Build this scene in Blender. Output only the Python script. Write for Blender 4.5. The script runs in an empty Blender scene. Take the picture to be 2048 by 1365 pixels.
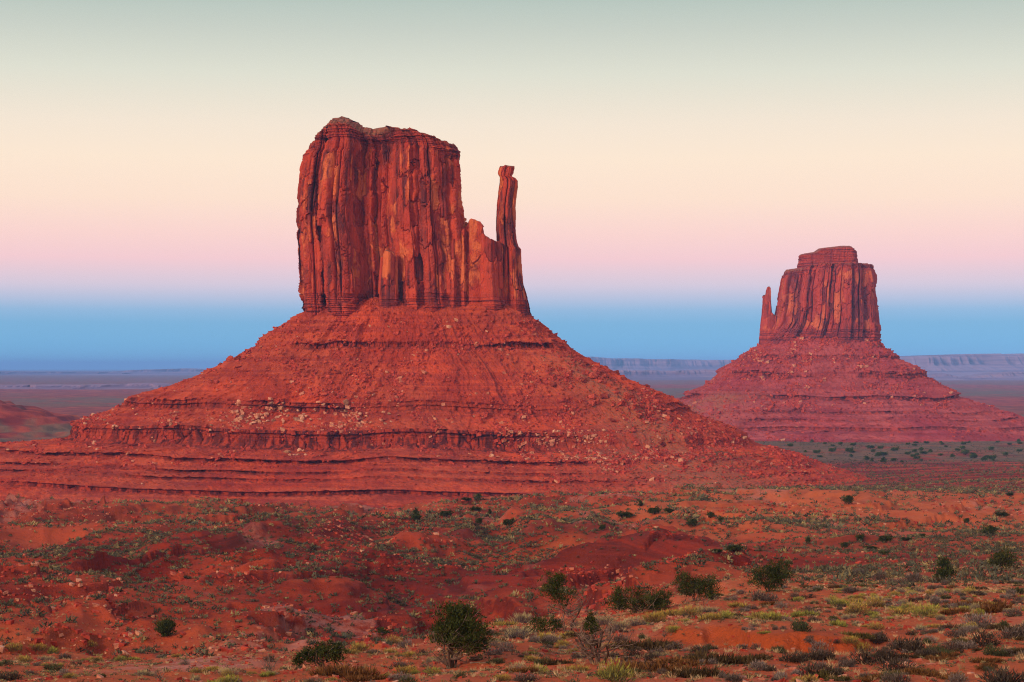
import bpy, math, random
import numpy as np
from mathutils import Vector

C = bpy.context.scene
COL = C.collection
R = math.radians
F, CX, HY = 3900.0, 1024.0, 735.0      # focal length, centre column and eye-level row, in pixels of the 2048 px photograph

# ---------------------------------------------------------------- camera, sky, sun, exposure
cam = bpy.data.cameras.new('camera')
cam.sensor_width = 36.0
cam.lens = 36.0 * F / 2048.0
cam.shift_y = (HY - 682.5) / 2048.0
cam.clip_start = 0.5
cam.clip_end = 250000.0
camo = bpy.data.objects.new('camera', cam)
COL.objects.link(camo)
camo.rotation_euler = (R(90), 0, 0)
C.camera = camo

world = bpy.data.worlds.new('World')
C.world = world
world.use_nodes = True
wt = world.node_tree
wt.nodes.clear()
def srgb(r, g, b):
    f = lambda c: (c / 12.92 if c <= 0.04045 else ((c + 0.055) / 1.055) ** 2.4)
    return (f(r / 255), f(g / 255), f(b / 255), 1.0)
w_out = wt.nodes.new('ShaderNodeOutputWorld')
w_bg = wt.nodes.new('ShaderNodeBackground')
w_tc = wt.nodes.new('ShaderNodeTexCoord')
w_sep = wt.nodes.new('ShaderNodeSeparateXYZ')
w_map = wt.nodes.new('ShaderNodeMapRange')
w_map.inputs['From Min'].default_value = -0.02
w_map.inputs['From Max'].default_value = 0.40
w_rmp = wt.nodes.new('ShaderNodeValToRGB')
wt.links.new(w_tc.outputs['Generated'], w_sep.inputs[0])
wt.links.new(w_sep.outputs['Z'], w_map.inputs['Value'])
wt.links.new(w_map.outputs[0], w_rmp.inputs[0])
# dusk sky by height above the horizon: earth's shadow, belt of Venus, cream, grey-green
SKY = [(735, 126, 194, 230), (690, 124, 188, 226), (648, 129, 184, 220), (622, 152, 189, 221), (600, 186, 197, 221), (572, 219, 205, 219), (520, 249, 206, 208),
       (470, 254, 214, 205), (400, 255, 226, 204), (320, 253, 231, 207), (250, 244, 229, 209),
       (150, 222, 222, 206), (60, 199, 206, 195), (0, 183, 197, 188)]
cr = w_rmp.color_ramp
while len(cr.elements) > 1:
    cr.elements.remove(cr.elements[-1])
first = True
for y, r, g, b in SKY:
    s = math.sin(math.atan((HY - y) / F))
    p = (s + 0.02) / 0.42
    e = cr.elements[0] if first else cr.elements.new(p)
    e.position = p
    first = False
    e.color = srgb(r, g, b)
e = cr.elements.new(0.75); e.color = (0.46, 0.64, 0.86, 1)
e = cr.elements.new(1.0); e.color = (0.40, 0.60, 0.95, 1)
# the afterglow of the set sun, low in the west behind the viewer
w_glow = wt.nodes.new('ShaderNodeMapRange')
w_glow.interpolation_type = 'SMOOTHSTEP'
w_glow.inputs['From Min'].default_value = 0.1
w_glow.inputs['From Max'].default_value = -1.0
wt.links.new(w_sep.outputs['Y'], w_glow.inputs['Value'])
w_mix = wt.nodes.new('ShaderNodeMix')
w_mix.data_type = 'RGBA'
wt.links.new(w_glow.outputs[0], w_mix.inputs[0])
wt.links.new(w_rmp.outputs[0], w_mix.inputs[6])
w_mix.inputs[7].default_value = (1.25, 0.86, 0.62, 1)
wt.links.new(w_mix.outputs[2], w_bg.inputs['Color'])
w_bg.inputs['Strength'].default_value = 1.05
wt.links.new(w_bg.outputs[0], w_out.inputs[0])

sun = bpy.data.lights.new('sun', 'SUN')
sun.energy = 2.9
sun.angle = R(13)
sun.color = (1.0, 0.78, 0.58)
suno = bpy.data.objects.new('sun', sun)
COL.objects.link(suno)
SUN_AZ, SUN_EL = R(-42), R(20)          # afterglow: behind the viewer and to the left
sd = Vector((math.sin(SUN_AZ) * math.cos(SUN_EL), -math.cos(SUN_AZ) * math.cos(SUN_EL), math.sin(SUN_EL)))
suno.rotation_euler = sd.to_track_quat('Z', 'Y').to_euler()

C.view_settings.view_transform = 'Standard'
C.view_settings.look = 'None'
C.view_settings.exposure = 0.0
C.view_settings.gamma = 1.0
C.render.engine = 'CYCLES'
C.cycles.use_denoising = True
C.cycles.denoising_input_passes = 'RGB_ALBEDO_NORMAL'
C.cycles.denoising_prefilter = 'NONE'
C.cycles.filter_width = 1.1
C.cycles.denoiser = 'OPENIMAGEDENOISE'
C.cycles.max_bounces = 5
C.cycles.diffuse_bounces = 3
C.cycles.volume_bounces = 0
C.cycles.transparent_max_bounces = 6

# ---------------------------------------------------------------- helpers
rng = np.random.default_rng(7)

def hsh(ix, iy, seed):
    h = (ix.astype(np.int64) * 374761393 + iy.astype(np.int64) * 668265263 + seed * 974634777) & 0xFFFFFFFF
    h = ((h ^ (h >> 13)) * 1274126177) & 0xFFFFFFFF
    h = ((h ^ (h >> 16)) * 2246822519) & 0xFFFFFFFF
    return ((h ^ (h >> 15)) & 0xFFFFFF) / float(0x1000000)

def vnoise(x, y, seed=0):
    x0 = np.floor(x); y0 = np.floor(y)
    fx = x - x0; fy = y - y0
    fx = fx * fx * fx * (fx * (fx * 6 - 15) + 10); fy = fy * fy * fy * (fy * (fy * 6 - 15) + 10)
    a = hsh(x0, y0, seed); b = hsh(x0 + 1, y0, seed); c = hsh(x0, y0 + 1, seed); d = hsh(x0 + 1, y0 + 1, seed)
    return (a + (b - a) * fx + (c - a) * fy + (a - b - c + d) * fx * fy) * 2 - 1

def fbm(x, y, octv=4, seed=0, gain=0.5):
    s = 0; a = 1.0; t = 0
    for o in range(octv):
        s = s + a * vnoise(x * 2.03 ** o + 17.3 * o, y * 2.03 ** o - 9.1 * o, seed + o)
        t += a; a *= gain
    return s / t * 1.5

def ridged(x, y, octv=4, seed=0):
    s = 0; a = 1.0; t = 0
    for o in range(octv):
        s = s + a * (1 - np.abs(vnoise(x * 2.03 ** o + 5.3 * o, y * 2.03 ** o + 3.7 * o, seed + o)) * 2)
        t += a; a *= 0.5
    return s / t

def worley(x, y, seed=0, jit=0.9):
    x0 = np.floor(x); y0 = np.floor(y)
    f1 = np.full(x.shape, 9.0); f2 = np.full(x.shape, 9.0); cid = np.zeros(x.shape)
    for i in (-1, 0, 1):
        for j in (-1, 0, 1):
            cx = x0 + i; cy = y0 + j
            px = cx + 0.5 + (hsh(cx, cy, seed) - 0.5) * jit; py = cy + 0.5 + (hsh(cx, cy, seed + 11) - 0.5) * jit
            d = np.sqrt((px - x) ** 2 + (py - y) ** 2)
            n = d < f1
            f2 = np.where(n, f1, np.minimum(f2, d))
            cid = np.where(n, hsh(cx, cy, seed + 23), cid)
            f1 = np.where(n, d, f1)
    return f1, f2, cid

def sstep(a, b, x):
    t = np.clip((x - a) / (b - a), 0, 1)
    return t * t * (3 - 2 * t)

def link(name, me, parent=None):
    o = bpy.data.objects.new(name, me)
    COL.objects.link(o)
    if parent is not None:
        o.parent = parent
    return o

def make_mesh(name, v, f, mat, smooth=False, attrs=None):
    v = np.asarray(v, np.float32); f = np.asarray(f, np.int32)
    me = bpy.data.meshes.new(name)
    k = f.shape[1]
    me.vertices.add(len(v)); me.vertices.foreach_set('co', v.ravel())
    me.loops.add(f.size); me.loops.foreach_set('vertex_index', f.ravel())
    me.polygons.add(len(f))
    me.polygons.foreach_set('loop_start', np.arange(len(f), dtype=np.int32) * k)
    if smooth:
        me.polygons.foreach_set('use_smooth', np.ones(len(f), bool))
    me.update(calc_edges=True)
    if mat:
        me.materials.append(mat)
    if not smooth:
        me.polygons.foreach_set('use_smooth', np.zeros(len(f), bool))
    for nm, a in (attrs or {}).items():
        at = me.attributes.new(nm, 'FLOAT', 'POINT' if len(a) == len(v) else 'FACE')
        at.data.foreach_set('value', np.asarray(a, np.float32).ravel())
    return me

def grid_faces(nr, nc, wrap=False):
    i, j = np.meshgrid(np.arange(nr - 1), np.arange(nc if wrap else nc - 1), indexing='ij')
    j2 = (j + 1) % nc
    return np.stack([i * nc + j, i * nc + j2, (i + 1) * nc + j2, (i + 1) * nc + j], -1).reshape(-1, 4)

def tag(o, label, cat, group=None, kind=None):
    o['label'] = label; o['category'] = cat
    if group: o['group'] = group
    if kind: o['kind'] = kind
    return o

def structure(o):
    o['kind'] = 'structure'
    return o

def empty(name, loc):
    o = bpy.data.objects.new(name, None)
    COL.objects.link(o); o.location = loc
    o.empty_display_size = 0.3
    return o

class Mat:
    """a small wrapper round a node tree"""
    def __init__(s, name, rough=0.9):
        s.m = bpy.data.materials.new(name); s.m.use_nodes = True
        s.t = s.m.node_tree; s.bsdf = s.t.nodes['Principled BSDF']
        s.bsdf.inputs['Roughness'].default_value = rough
        s.bsdf.inputs['Specular IOR Level'].default_value = 0.04
        s.pos = s.t.nodes.new('ShaderNodeNewGeometry').outputs['Position']
    def ln(s, a, b):
        if hasattr(a, 'links'): s.t.links.new(a, b)
        else: b.default_value = a
    def noise(s, scale, detail=4, rough=0.55, vec=None, sc3=None, dist=0.0):
        n = s.t.nodes.new('ShaderNodeTexNoise')
        n.inputs['Scale'].default_value = scale; n.inputs['Detail'].default_value = detail
        n.inputs['Roughness'].default_value = rough; n.inputs['Distortion'].default_value = dist
        v = vec or s.pos
        if sc3:
            mp = s.t.nodes.new('ShaderNodeMapping'); mp.inputs['Scale'].default_value = sc3
            s.t.links.new(v, mp.inputs[0]); v = mp.outputs[0]
        s.t.links.new(v, n.inputs['Vector'])
        return n.outputs[0]
    def rng(s, x, a, b, c=0.0, d=1.0):
        n = s.t.nodes.new('ShaderNodeMapRange'); n.interpolation_type = 'SMOOTHSTEP'
        s.t.links.new(x, n.inputs['Value'])
        for k, q in (('From Min', a), ('From Max', b), ('To Min', c), ('To Max', d)):
            n.inputs[k].default_value = q
        return n.outputs[0]
    def math(s, op, a, b=0.0):
        n = s.t.nodes.new('ShaderNodeMath'); n.operation = op
        s.ln(a, n.inputs[0]); s.ln(b, n.inputs[1])
        return n.outputs[0]
    def mix(s, f, a, b, mode='MIX'):
        n = s.t.nodes.new('ShaderNodeMix'); n.data_type = 'RGBA'; n.blend_type = mode
        s.ln(f, n.inputs[0])
        for q, k in ((a, 6), (b, 7)):
            if isinstance(q, tuple) and len(q) == 3: q = q + (1,)
            s.ln(q, n.inputs[k])
        return n.outputs[2]
    def attr(s, name):
        n = s.t.nodes.new('ShaderNodeAttribute'); n.attribute_name = name
        return n.outputs['Fac']
    def bump(s, h, dist, strength=1.0):
        n = s.t.nodes.new('ShaderNodeBump'); n.inputs['Distance'].default_value = dist
        n.inputs['Strength'].default_value = strength
        s.ln(h, n.inputs['Height']); s.t.links.new(n.outputs[0], s.bsdf.inputs['Normal'])
    def done(s, col):
        if isinstance(col, tuple) and len(col) == 3: col = col + (1,)
        s.ln(col, s.bsdf.inputs['Base Color'])
        return s.m
    def rand(s):
        return s.t.nodes.new('ShaderNodeObjectInfo').outputs['Random']

# ---------------------------------------------------------------- materials
def mat_cliff(name, k=1.0, haze_pink=0.0):
    M = Mat(name)
    slab, pan = M.attr('slab'), M.attr('panel')
    base = M.mix(slab, (0.34, 0.036, 0.021), (0.50, 0.064, 0.028))
    base = M.mix(M.rng(M.noise(0.16 * k, 5, 0.65), 0.40, 0.66, 0, 0.5), base, (0.42, 0.070, 0.036))
    # bleached orange faces where slabs have fallen away
    org = M.rng(M.math('ADD', M.math('MULTIPLY', pan, 0.30), M.noise(1.0, 5, 0.6, sc3=(0.065 * k, 0.065 * k, 0.034 * k), dist=0.5)), 0.69, 0.81)
    base = M.mix(M.math('MULTIPLY', org, 0.8), base, (0.66, 0.165, 0.052))
    # desert varnish hanging down the panels
    st = M.rng(M.noise(1.0, 5, 0.62, sc3=(0.15 * k, 0.15 * k, 0.014 * k)), 0.43, 0.62)
    zone = M.rng(M.math('ADD', M.noise(0.022 * k, 3), M.math('MULTIPLY', slab, -0.22)), 0.26, 0.46)
    var = M.math('MULTIPLY', M.math('MULTIPLY', st, zone), M.math('SUBTRACT', 1.0, M.math('MULTIPLY', org, 0.8)))
    base = M.mix(M.math('MULTIPLY', var, 0.88), base, (0.066, 0.021, 0.026))
    fine = M.rng(M.noise(1.0, 3, 0.6, sc3=(1.5 * k, 1.5 * k, 0.06 * k)), 0.45, 0.70)
    base = M.mix(M.math('MULTIPLY', fine, 0.35), base, (0.13, 0.026, 0.024))
    # thin beds, strongest in the foot and the cap (attribute bed)
    bed = M.rng(M.noise(1.0, 3, 0.7, sc3=(0.015, 0.015, 0.80 * k)), 0.46, 0.58)
    base = M.mix(M.math('MULTIPLY', bed, M.math('MULTIPLY', M.attr('bed'), 0.8)), base, (0.10, 0.016, 0.020))
    base = M.mix(M.math('MULTIPLY', M.attr('cap'), M.rng(M.noise(0.35 * k, 4), 0.35, 0.6, 0.35, 0.9)), base, (0.25, 0.105, 0.055))
    if haze_pink: base = M.mix(haze_pink, base, (0.30, 0.052, 0.062))  # purple-pink of the haze mixed into the far butte's rock colour
    M.bump(M.noise(1.1 * k, 6, 0.65, sc3=(1, 1, 0.55)), 0.7 / k)
    return M.done(base)

def mat_talus(name, k=1.0, haze_pink=0.0):
    M = Mat(name, 0.95)
    base = M.mix(M.rng(M.noise(0.03 * k, 5), 0.35, 0.65), (0.35 - .04 * haze_pink, 0.040, 0.017 + .026 * haze_pink), (0.53 - .10 * haze_pink, 0.072, 0.026 + .036 * haze_pink))  # distance haze put into the far slope's colours as a pink shift
    base = M.mix(M.rng(M.noise(0.012 * k, 4), 0.38, 0.62, 0, 0.55), base, (0.44 - .04 * haze_pink, 0.088, 0.040 + .03 * haze_pink))
    base = M.mix(M.math('MULTIPLY', M.attr('streak'), 0.42), base, (0.20, 0.026, 0.018))
    base = M.mix(M.rng(M.noise(0.22 * k, 5, 0.7), 0.50, 0.70, 0, 0.55), base, (0.20, 0.022, 0.018))
    base = M.mix(M.rng(M.noise(0.5 * k, 5, 0.75), 0.58, 0.72, 0, 0.6), base, (0.50, 0.13, 0.075))
    band = M.rng(M.noise(1.0, 4, 0.65, sc3=(0.006, 0.006, 0.30 * k)), 0.46, 0.62)
    base = M.mix(M.math('MULTIPLY', band, 0.5), base, (0.20, 0.022, 0.020))
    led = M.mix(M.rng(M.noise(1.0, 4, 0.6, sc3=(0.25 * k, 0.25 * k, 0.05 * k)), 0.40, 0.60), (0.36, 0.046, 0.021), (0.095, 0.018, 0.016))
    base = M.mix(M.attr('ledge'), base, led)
    fan = M.mix(M.rng(M.noise(0.6 * k, 5, 0.7), 0.38, 0.62), (0.38, 0.075, 0.038), (0.24, 0.115, 0.062))
    base = M.mix(M.attr('fan'), base, fan)
    M.bump(M.noise(0.7 * k, 7, 0.7), 1.3 / k)
    return M.done(base)

def mat_ground():
    M = Mat('desert_soil', 0.95)
    base = M.mix(M.rng(M.noise(0.02, 6, 0.6), 0.40, 0.60), (0.165, 0.017, 0.009), (0.36, 0.050, 0.019))
    base = M.mix(M.rng(M.noise(0.011, 5, 0.6, sc3=(1, 0.6, 1)), 0.52, 0.66, 0, 0.75), base, (0.44, 0.086, 0.027))
    base = M.mix(M.rng(M.noise(0.16, 6, 0.7), 0.52, 0.70, 0, 0.5), base, (0.16, 0.020, 0.016))
    base = M.mix(M.math('MULTIPLY', M.attr('clay'), 0.8), base, M.mix(M.rng(M.noise(1.0, 4, 0.6, sc3=(0.01, 0.01, 0.9)), 0.42, 0.6), (0.25, 0.025, 0.012), (0.105, 0.016, 0.012)))
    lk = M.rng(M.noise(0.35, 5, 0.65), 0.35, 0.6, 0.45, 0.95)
    base = M.mix(M.math('MULTIPLY', M.attr('ledge'), lk), base, (0.105, 0.016, 0.013))  # ledge and scarp faces darkened: undercut shade put into the soil colour
    base = M.mix(M.math('MULTIPLY', M.attr('sand'), M.rng(M.noise(0.08, 5), 0.3, 0.6, 0.55, 0.95)), base, (0.48, 0.104, 0.035))
    base = M.mix(M.math('MULTIPLY', M.attr('bank'), 0.8), base, (0.36, 0.058, 0.013))
    pale = M.math('MULTIPLY', M.attr('pale'), M.rng(M.noise(0.25, 6, 0.7), 0.36, 0.58))
    base = M.mix(M.math('MULTIPLY', pale, 0.8), base, (0.46, 0.17, 0.115))
    veg = M.math('MULTIPLY', M.attr('veg'), M.rng(M.noise(0.012, 6, 0.7, sc3=(1, 0.5, 1)), 0.30, 0.54))
    base = M.mix(M.math('MULTIPLY', veg, 0.85), base, M.mix(M.rng(M.noise(0.05, 4), 0.4, 0.6), (0.165, 0.105, 0.055), (0.085, 0.078, 0.042)))
    # grit and pebbles
    base = M.mix(M.rng(M.noise(2.6, 5, 0.75), 0.60, 0.72, 0, 0.5), base, (0.46, 0.15, 0.085))
    base = M.mix(M.rng(M.noise(1.1, 5, 0.75), 0.56, 0.72, 0, 0.45), base, (0.12, 0.020, 0.016))
    hh = M.math('ADD', M.noise(0.6, 6, 0.65), M.math('MULTIPLY', M.noise(4.0, 4, 0.7), 0.25))
    M.bump(hh, 0.8)
    return M.done(base)

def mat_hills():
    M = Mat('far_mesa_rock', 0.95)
    b = M.mix(M.rng(M.noise(1.0, 5, 0.6, sc3=(0.0006, 0.0006, 0.03)), 0.4, 0.6), (0.16, 0.080, 0.115), (0.27, 0.15, 0.185))  # blue-violet of distant haze worked into the rock colours
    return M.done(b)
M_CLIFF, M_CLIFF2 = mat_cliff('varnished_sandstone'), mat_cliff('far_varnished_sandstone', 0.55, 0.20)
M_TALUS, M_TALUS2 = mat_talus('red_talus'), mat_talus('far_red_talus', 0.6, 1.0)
M_GROUND, M_HILLS = mat_ground(), mat_hills()
# ---------------------------------------------------------------- ground: one sheet, rows of growing distance round the viewer
TAB_C = [-700, 0, 700, 1024, 1536, 2048, 2700]
TAB = [  # distance, height under each column
    (1, -1.7, -1.7, -1.7, -1.7, -1.7, -1.7, -1.7),
    (10, -3, -3, -3, -3, -3, -3, -3),
    (25, -6, -6, -6, -5.8, -5.6, -5.6, -5.6),
    (40, -8.6, -8.6, -8.6, -8.3, -8, -8, -8),
    (60, -11.2, -11.2, -11.2, -10.7, -10.4, -10.2, -10.2),
    (100, -16.3, -16.3, -16.3, -16.0, -15.8, -15.6, -15.6),
    (130, -20.4, -20.3, -19.8, -18.7, -18.2, -17.7, -17.7),
    (170, -25.8, -25.6, -25.0, -22.6, -21.2, -20.6, -20.6),
    (220, -32.6, -32.4, -33.0, -28.6, -25.4, -25.0, -25),
    (300, -41.8, -41.5, -42.0, -38.2, -31.8, -31.4, -31),
    (400, -47.2, -47.2, -47.2, -45.4, -39.0, -38.3, -38),
    (550, -52.3, -52.3, -52.8, -52.0, -47.4, -47.4, -47),
    (700, -57.2, -56.8, -56.5, -55.6, -50.6, -54.0, -54),
    (850, -61.5, -61.0, -59.0, -57.0, -53.0, -60.0, -60),
    (1000, -78, -76.0, -74, -70.0, -64.0, -65.0, -66),
    (1200, -96, -95.0, -96, -92.0, -75, -70.0, -70),
    (1500, -102, -103, -104, -104, -90, -79.0, -79),
    (2000, -103, -103, -104, -104, -98.0, -97.0, -97),
    (2400, -103, -103, -104, -104, -104, -104, -104),
    (4000, -103, -103, -103, -103, -103, -103, -103),
    (90000, -103, -103, -103, -103, -103, -103, -103)]
TAB_D = np.log([t[0] for t in TAB]); TAB_Z = np.array([t[1:] for t in TAB], float)

STEP = 2.6
pxf = np.arange(-360, 2420, STEP)
az_f = np.arctan((pxf - CX) / F)
az_c = np.arange(az_f[-1] + R(1), az_f[0] + 2 * math.pi - R(0.5), R(1.6))
AZ = np.concatenate([az_f, az_c])
NF, NA = len(az_f), len(AZ)
rr = [1.0, 3, 6, 10, 15, 20, 26, 32, 38, 44, 50]
while rr[-1] < 3200: rr.append(rr[-1] * (1.0048 if rr[-1] > 78 else 1.02))
while rr[-1] < 90000: rr.append(rr[-1] * 1.03)
RR = np.array(rr); NR = len(RR)
azg, rg = np.meshgrid(AZ, RR)
GX = rg * np.sin(azg); GY = rg * np.cos(azg)
cosc = np.maximum(np.cos(azg), 0.94)
GD = rg * cosc
front = np.cos(azg) > 0.3
GPX = np.where(front, CX + F * np.tan(np.where(front, azg, 0)), np.where(azg > math.pi, -700, 2700))
# bilinear table, then smoothed over distance
def table(px, d):
    lx = np.clip(np.interp(px, TAB_C, np.arange(len(TAB_C))), 0, len(TAB_C) - 1.001)
    ld = np.clip(np.interp(np.log(d), TAB_D, np.arange(len(TAB_D))), 0, len(TAB_D) - 1.001)
    i = lx.astype(int); fx = lx - i; j = ld.astype(int); fy = ld - j
    fx = fx * fx * (3 - 2 * fx)
    z = TAB_Z
    return (z[j, i] * (1 - fx) + z[j, i + 1] * fx) * (1 - fy) + (z[j + 1, i] * (1 - fx) + z[j + 1, i + 1] * fx) * fy
GZ = (table(GPX, GD) + table(GPX, GD * 1.06) + table(GPX, GD * 0.94) + table(GPX, GD * 1.12) + table(GPX, GD / 1.12)) / 5
# foreground dunes and hummocks
near = sstep(30, 80, GD) * (1 - sstep(240, 340, GD))
GZ += near * (0.45 * fbm(GX / 11, GY / 16, 4, 3) + 0.10 * fbm(GX / 1.7, GY / 2.2, 3, 5))
# badlands between the viewer and the butte
bad = sstep(170, 300, GD) * (1 - sstep(900, 1150, GD)) * (1 - 0.55 * sstep(1250, 1750, GPX) * (1 - sstep(500, 700, GD)) - 0.25 * sstep(1250, 1750, GPX))
wx = GX + 14 * fbm(GX / 50, GY / 50, 3, 31); wy = GY + 20 * fbm(GX / 50, GY / 60, 3, 37)
rel = 6.2 * (ridged(wx / 75, wy / 120, 4, 41) - 0.28) + 2.6 * fbm(wx / 26, wy / 40, 4, 43)
GZ += bad * rel
MOUNDS = [(1290, 520, 14, 4.0), (520, 330, 22, 5.0), (505, 470, 30, 4.5), (230, 620, 34, 4), (70, 420, 20, 4), (600, 690, 40, 5), (830, 540, 26, 4), (420, 800, 42, 5),
          (1010, 430, 22, 4.5), (1180, 470, 30, 4), (30, 760, 40, 5), (700, 400, 20, 3.5), (880, 470, 26, 4), (1090, 360, 14, 3)]
for mx, md, mr, mh in MOUNDS:
    X0 = (mx - CX) / F * md
    q = np.sqrt(((GX - X0) / mr) ** 2 + ((GY - md) / (mr * 1.3)) ** 2) + 0.12 * fbm(GX / 7, GY / 7, 2, 51)
    GZ += mh * np.clip(1 - q, 0, 1) ** 1.15
# hard beds: the slopes break into level steps
step = 3.1
k = (GZ + 1.3 * fbm(GX / 90, GY / 90, 2, 61)) / step
fr = k - np.floor(k)
terr = step * (np.floor(k) + sstep(0.68, 0.82, fr)) - step * k
tmask = bad * sstep(-0.25, 0.35, fbm(GX / 130, GY / 130, 3, 67) + 0.35)
GZ += tmask * terr * 1.0
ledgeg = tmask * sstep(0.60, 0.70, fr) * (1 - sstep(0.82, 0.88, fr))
GZ += bad * (0.4 * fbm(GX / 6, GY / 7, 4, 71) + 2.0 * (ridged(wx / 17, wy / 30, 3, 73) - .3) * sstep(-.4, .1, fbm(GX / 60, GY / 80, 2, 74)))
# low scarps that face the viewer: the bed behind each one stands higher
def scarp(pts, h, w, back, seed):
    global GZ, ledgeg
    xs = [p[0] for p in pts]
    dl = np.interp(GPX, xs, [p[1] for p in pts]) + 10 * fbm(GPX / 75, GPX * 0 + seed, 2, seed)
    m_ = sstep(xs[0] - 40, xs[0] + 70, GPX) * (1 - sstep(xs[-1] - 70, xs[-1] + 40, GPX)) * (np.cos(azg) > .5) * np.clip(.8 + .6 * fbm(GPX / 90, GPX * 0 + 7, 2, seed + 1), 0, 1)
    b_ = GD - dl + 1.1 * fbm(GX / 7, GY / 40, 3, seed + 2)
    GZ = GZ + m_ * h * sstep(-w, w, b_) * (1 - sstep(back * .4, back, b_))
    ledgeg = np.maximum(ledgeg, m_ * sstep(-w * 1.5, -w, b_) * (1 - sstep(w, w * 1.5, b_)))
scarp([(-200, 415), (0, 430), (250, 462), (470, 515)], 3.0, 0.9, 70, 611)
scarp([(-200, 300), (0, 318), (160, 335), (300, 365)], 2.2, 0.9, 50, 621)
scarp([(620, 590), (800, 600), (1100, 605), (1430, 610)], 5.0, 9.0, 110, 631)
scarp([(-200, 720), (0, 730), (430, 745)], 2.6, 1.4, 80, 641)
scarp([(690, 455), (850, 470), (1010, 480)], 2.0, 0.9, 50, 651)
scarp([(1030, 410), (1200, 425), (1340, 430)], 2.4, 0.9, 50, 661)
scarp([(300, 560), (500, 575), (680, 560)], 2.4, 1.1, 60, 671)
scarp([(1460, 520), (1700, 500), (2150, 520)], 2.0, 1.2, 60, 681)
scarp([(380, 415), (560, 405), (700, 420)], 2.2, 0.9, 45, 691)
# a steep little canyon left of the round juniper
cd = np.sqrt(((GX - (868 - CX) / F * 350) / 5.0) ** 2 + ((GY - 350) / 26) ** 2) + 0.25 * fbm(GX / 6, GY / 9, 3, 77)
GZ -= 5.0 * (1 - sstep(0.45, 1.0, cd)) * (GD < 500)
# plains
far = sstep(1100, 2000, GD)
GZ += far * (2.4 * fbm(GX / 420, GY / 420, 4, 81) + 0.8 * fbm(GX / 60, GY / 60, 3, 83)) * (1 - 0.5 * sstep(3000, 12000, GD))
# the low red hill on the plain at the left edge
q = np.sqrt(((GX + 915) / 330) ** 2 + ((GY - 3050) / 520) ** 2) + 0.13 * fbm(GX / 150, GY / 150, 4, 85)
hill = np.clip(1 - q, 0, 1)
hh_ = 64 * sstep(0, 1, hill) ** 0.9
hk = hh_ / 9.0 + .3 * fbm(GX / 90, GY / 120, 2, 87); GZ += hh_ + 9.0 * (np.floor(hk) + sstep(.55, .95, hk - np.floor(hk)) - hk) * .8 * sstep(2, 8, hh_)
# cut bank of a dry wash in the right foreground: the ground behind it stands a metre higher
bank_d = 133 + 5.5 * np.sin(GPX / 95.0) + 3 * fbm(GPX / 70, GPX * 0 + 3, 3, 91) - 0.010 * (GPX - 1500)
bmask = sstep(1260, 1450, GPX) * (1 - sstep(1640, 1820, GPX))
bd = (GD - bank_d) + 0.9 * fbm(GX / 1.6, GY / 4, 3, 93)
GZ += bmask * (0.8 * sstep(-1.6, 1.6, bd) * (1 - sstep(8, 26, bd)) - 0.45 * sstep(-9, -1, bd) * (1 - sstep(-1, 1, bd)))
A_bank = bmask * sstep(-3.2, -1.0, bd) * (1 - sstep(0.8, 2.2, bd))
# what the soil is: zones that lie on the ground
n1 = fbm(GX / 70, GY / 110, 4, 101); n2 = fbm(GX / 160, GY / 260, 4, 103)
A_clay = np.clip(bad * sstep(-0.1, 0.5, n1 + 0.25 * ridged(GX / 60, GY / 90, 3, 44)) + ledgeg * 0.9, 0, 1)
A_sand = np.clip(near * 0.8 + sstep(560, 700, GD) * (1 - sstep(950, 1050, GD)) * (0.35 + 0.55 * sstep(600, 1300, GPX)) * sstep(-0.4, 0.3, n2 + 0.2) + bad * sstep(0.25, 0.6, n2), 0, 1)
wash = np.exp(-((GPX - 380 - 0.9 * (GD - 150)) / 130) ** 2) * sstep(122, 140, GD) * (1 - sstep(165, 190, GD))
A_pale = np.clip(wash * 1.2 + bad * 0.8 * sstep(0.45, 0.75, fbm(GX / 34, GY / 70, 4, 107)) + 0.25 * near * sstep(0.3, 0.7, fbm(GX / 9, GY / 20, 3, 109)), 0, 1)
A_veg = sstep(1930, 2150, GD) * np.maximum(0.25 + 0.75 * sstep(-0.25, 0.35, fbm(GX / 900, GY / 1500, 4, 111)), .95 * (GD < 3100))
A_veg = A_veg * (1 - 0.95 * sstep(0.01, 0.15, hill) * sstep(-0.55, -0.1, fbm(GX / 60, GY / 160, 3, 113)))
A_veg = np.where((GD > 4200) & (GD < 6500) & (GPX > 700), A_veg * 0.35, A_veg)
A_veg = np.where((GD > 11500), 0.75 + 0 * A_veg, A_veg)
GPY = HY - F * GZ / np.maximum(GY, 0.5)
gv = np.stack([GX, GY, GZ], -1).reshape(-1, 3)
gf = grid_faces(NR, NA, True)[:, ::-1]
flat = lambda a: a.reshape(-1)
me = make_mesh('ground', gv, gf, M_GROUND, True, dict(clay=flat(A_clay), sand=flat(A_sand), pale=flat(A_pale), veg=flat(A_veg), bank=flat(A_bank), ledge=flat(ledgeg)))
structure(link('ground', me))
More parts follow.
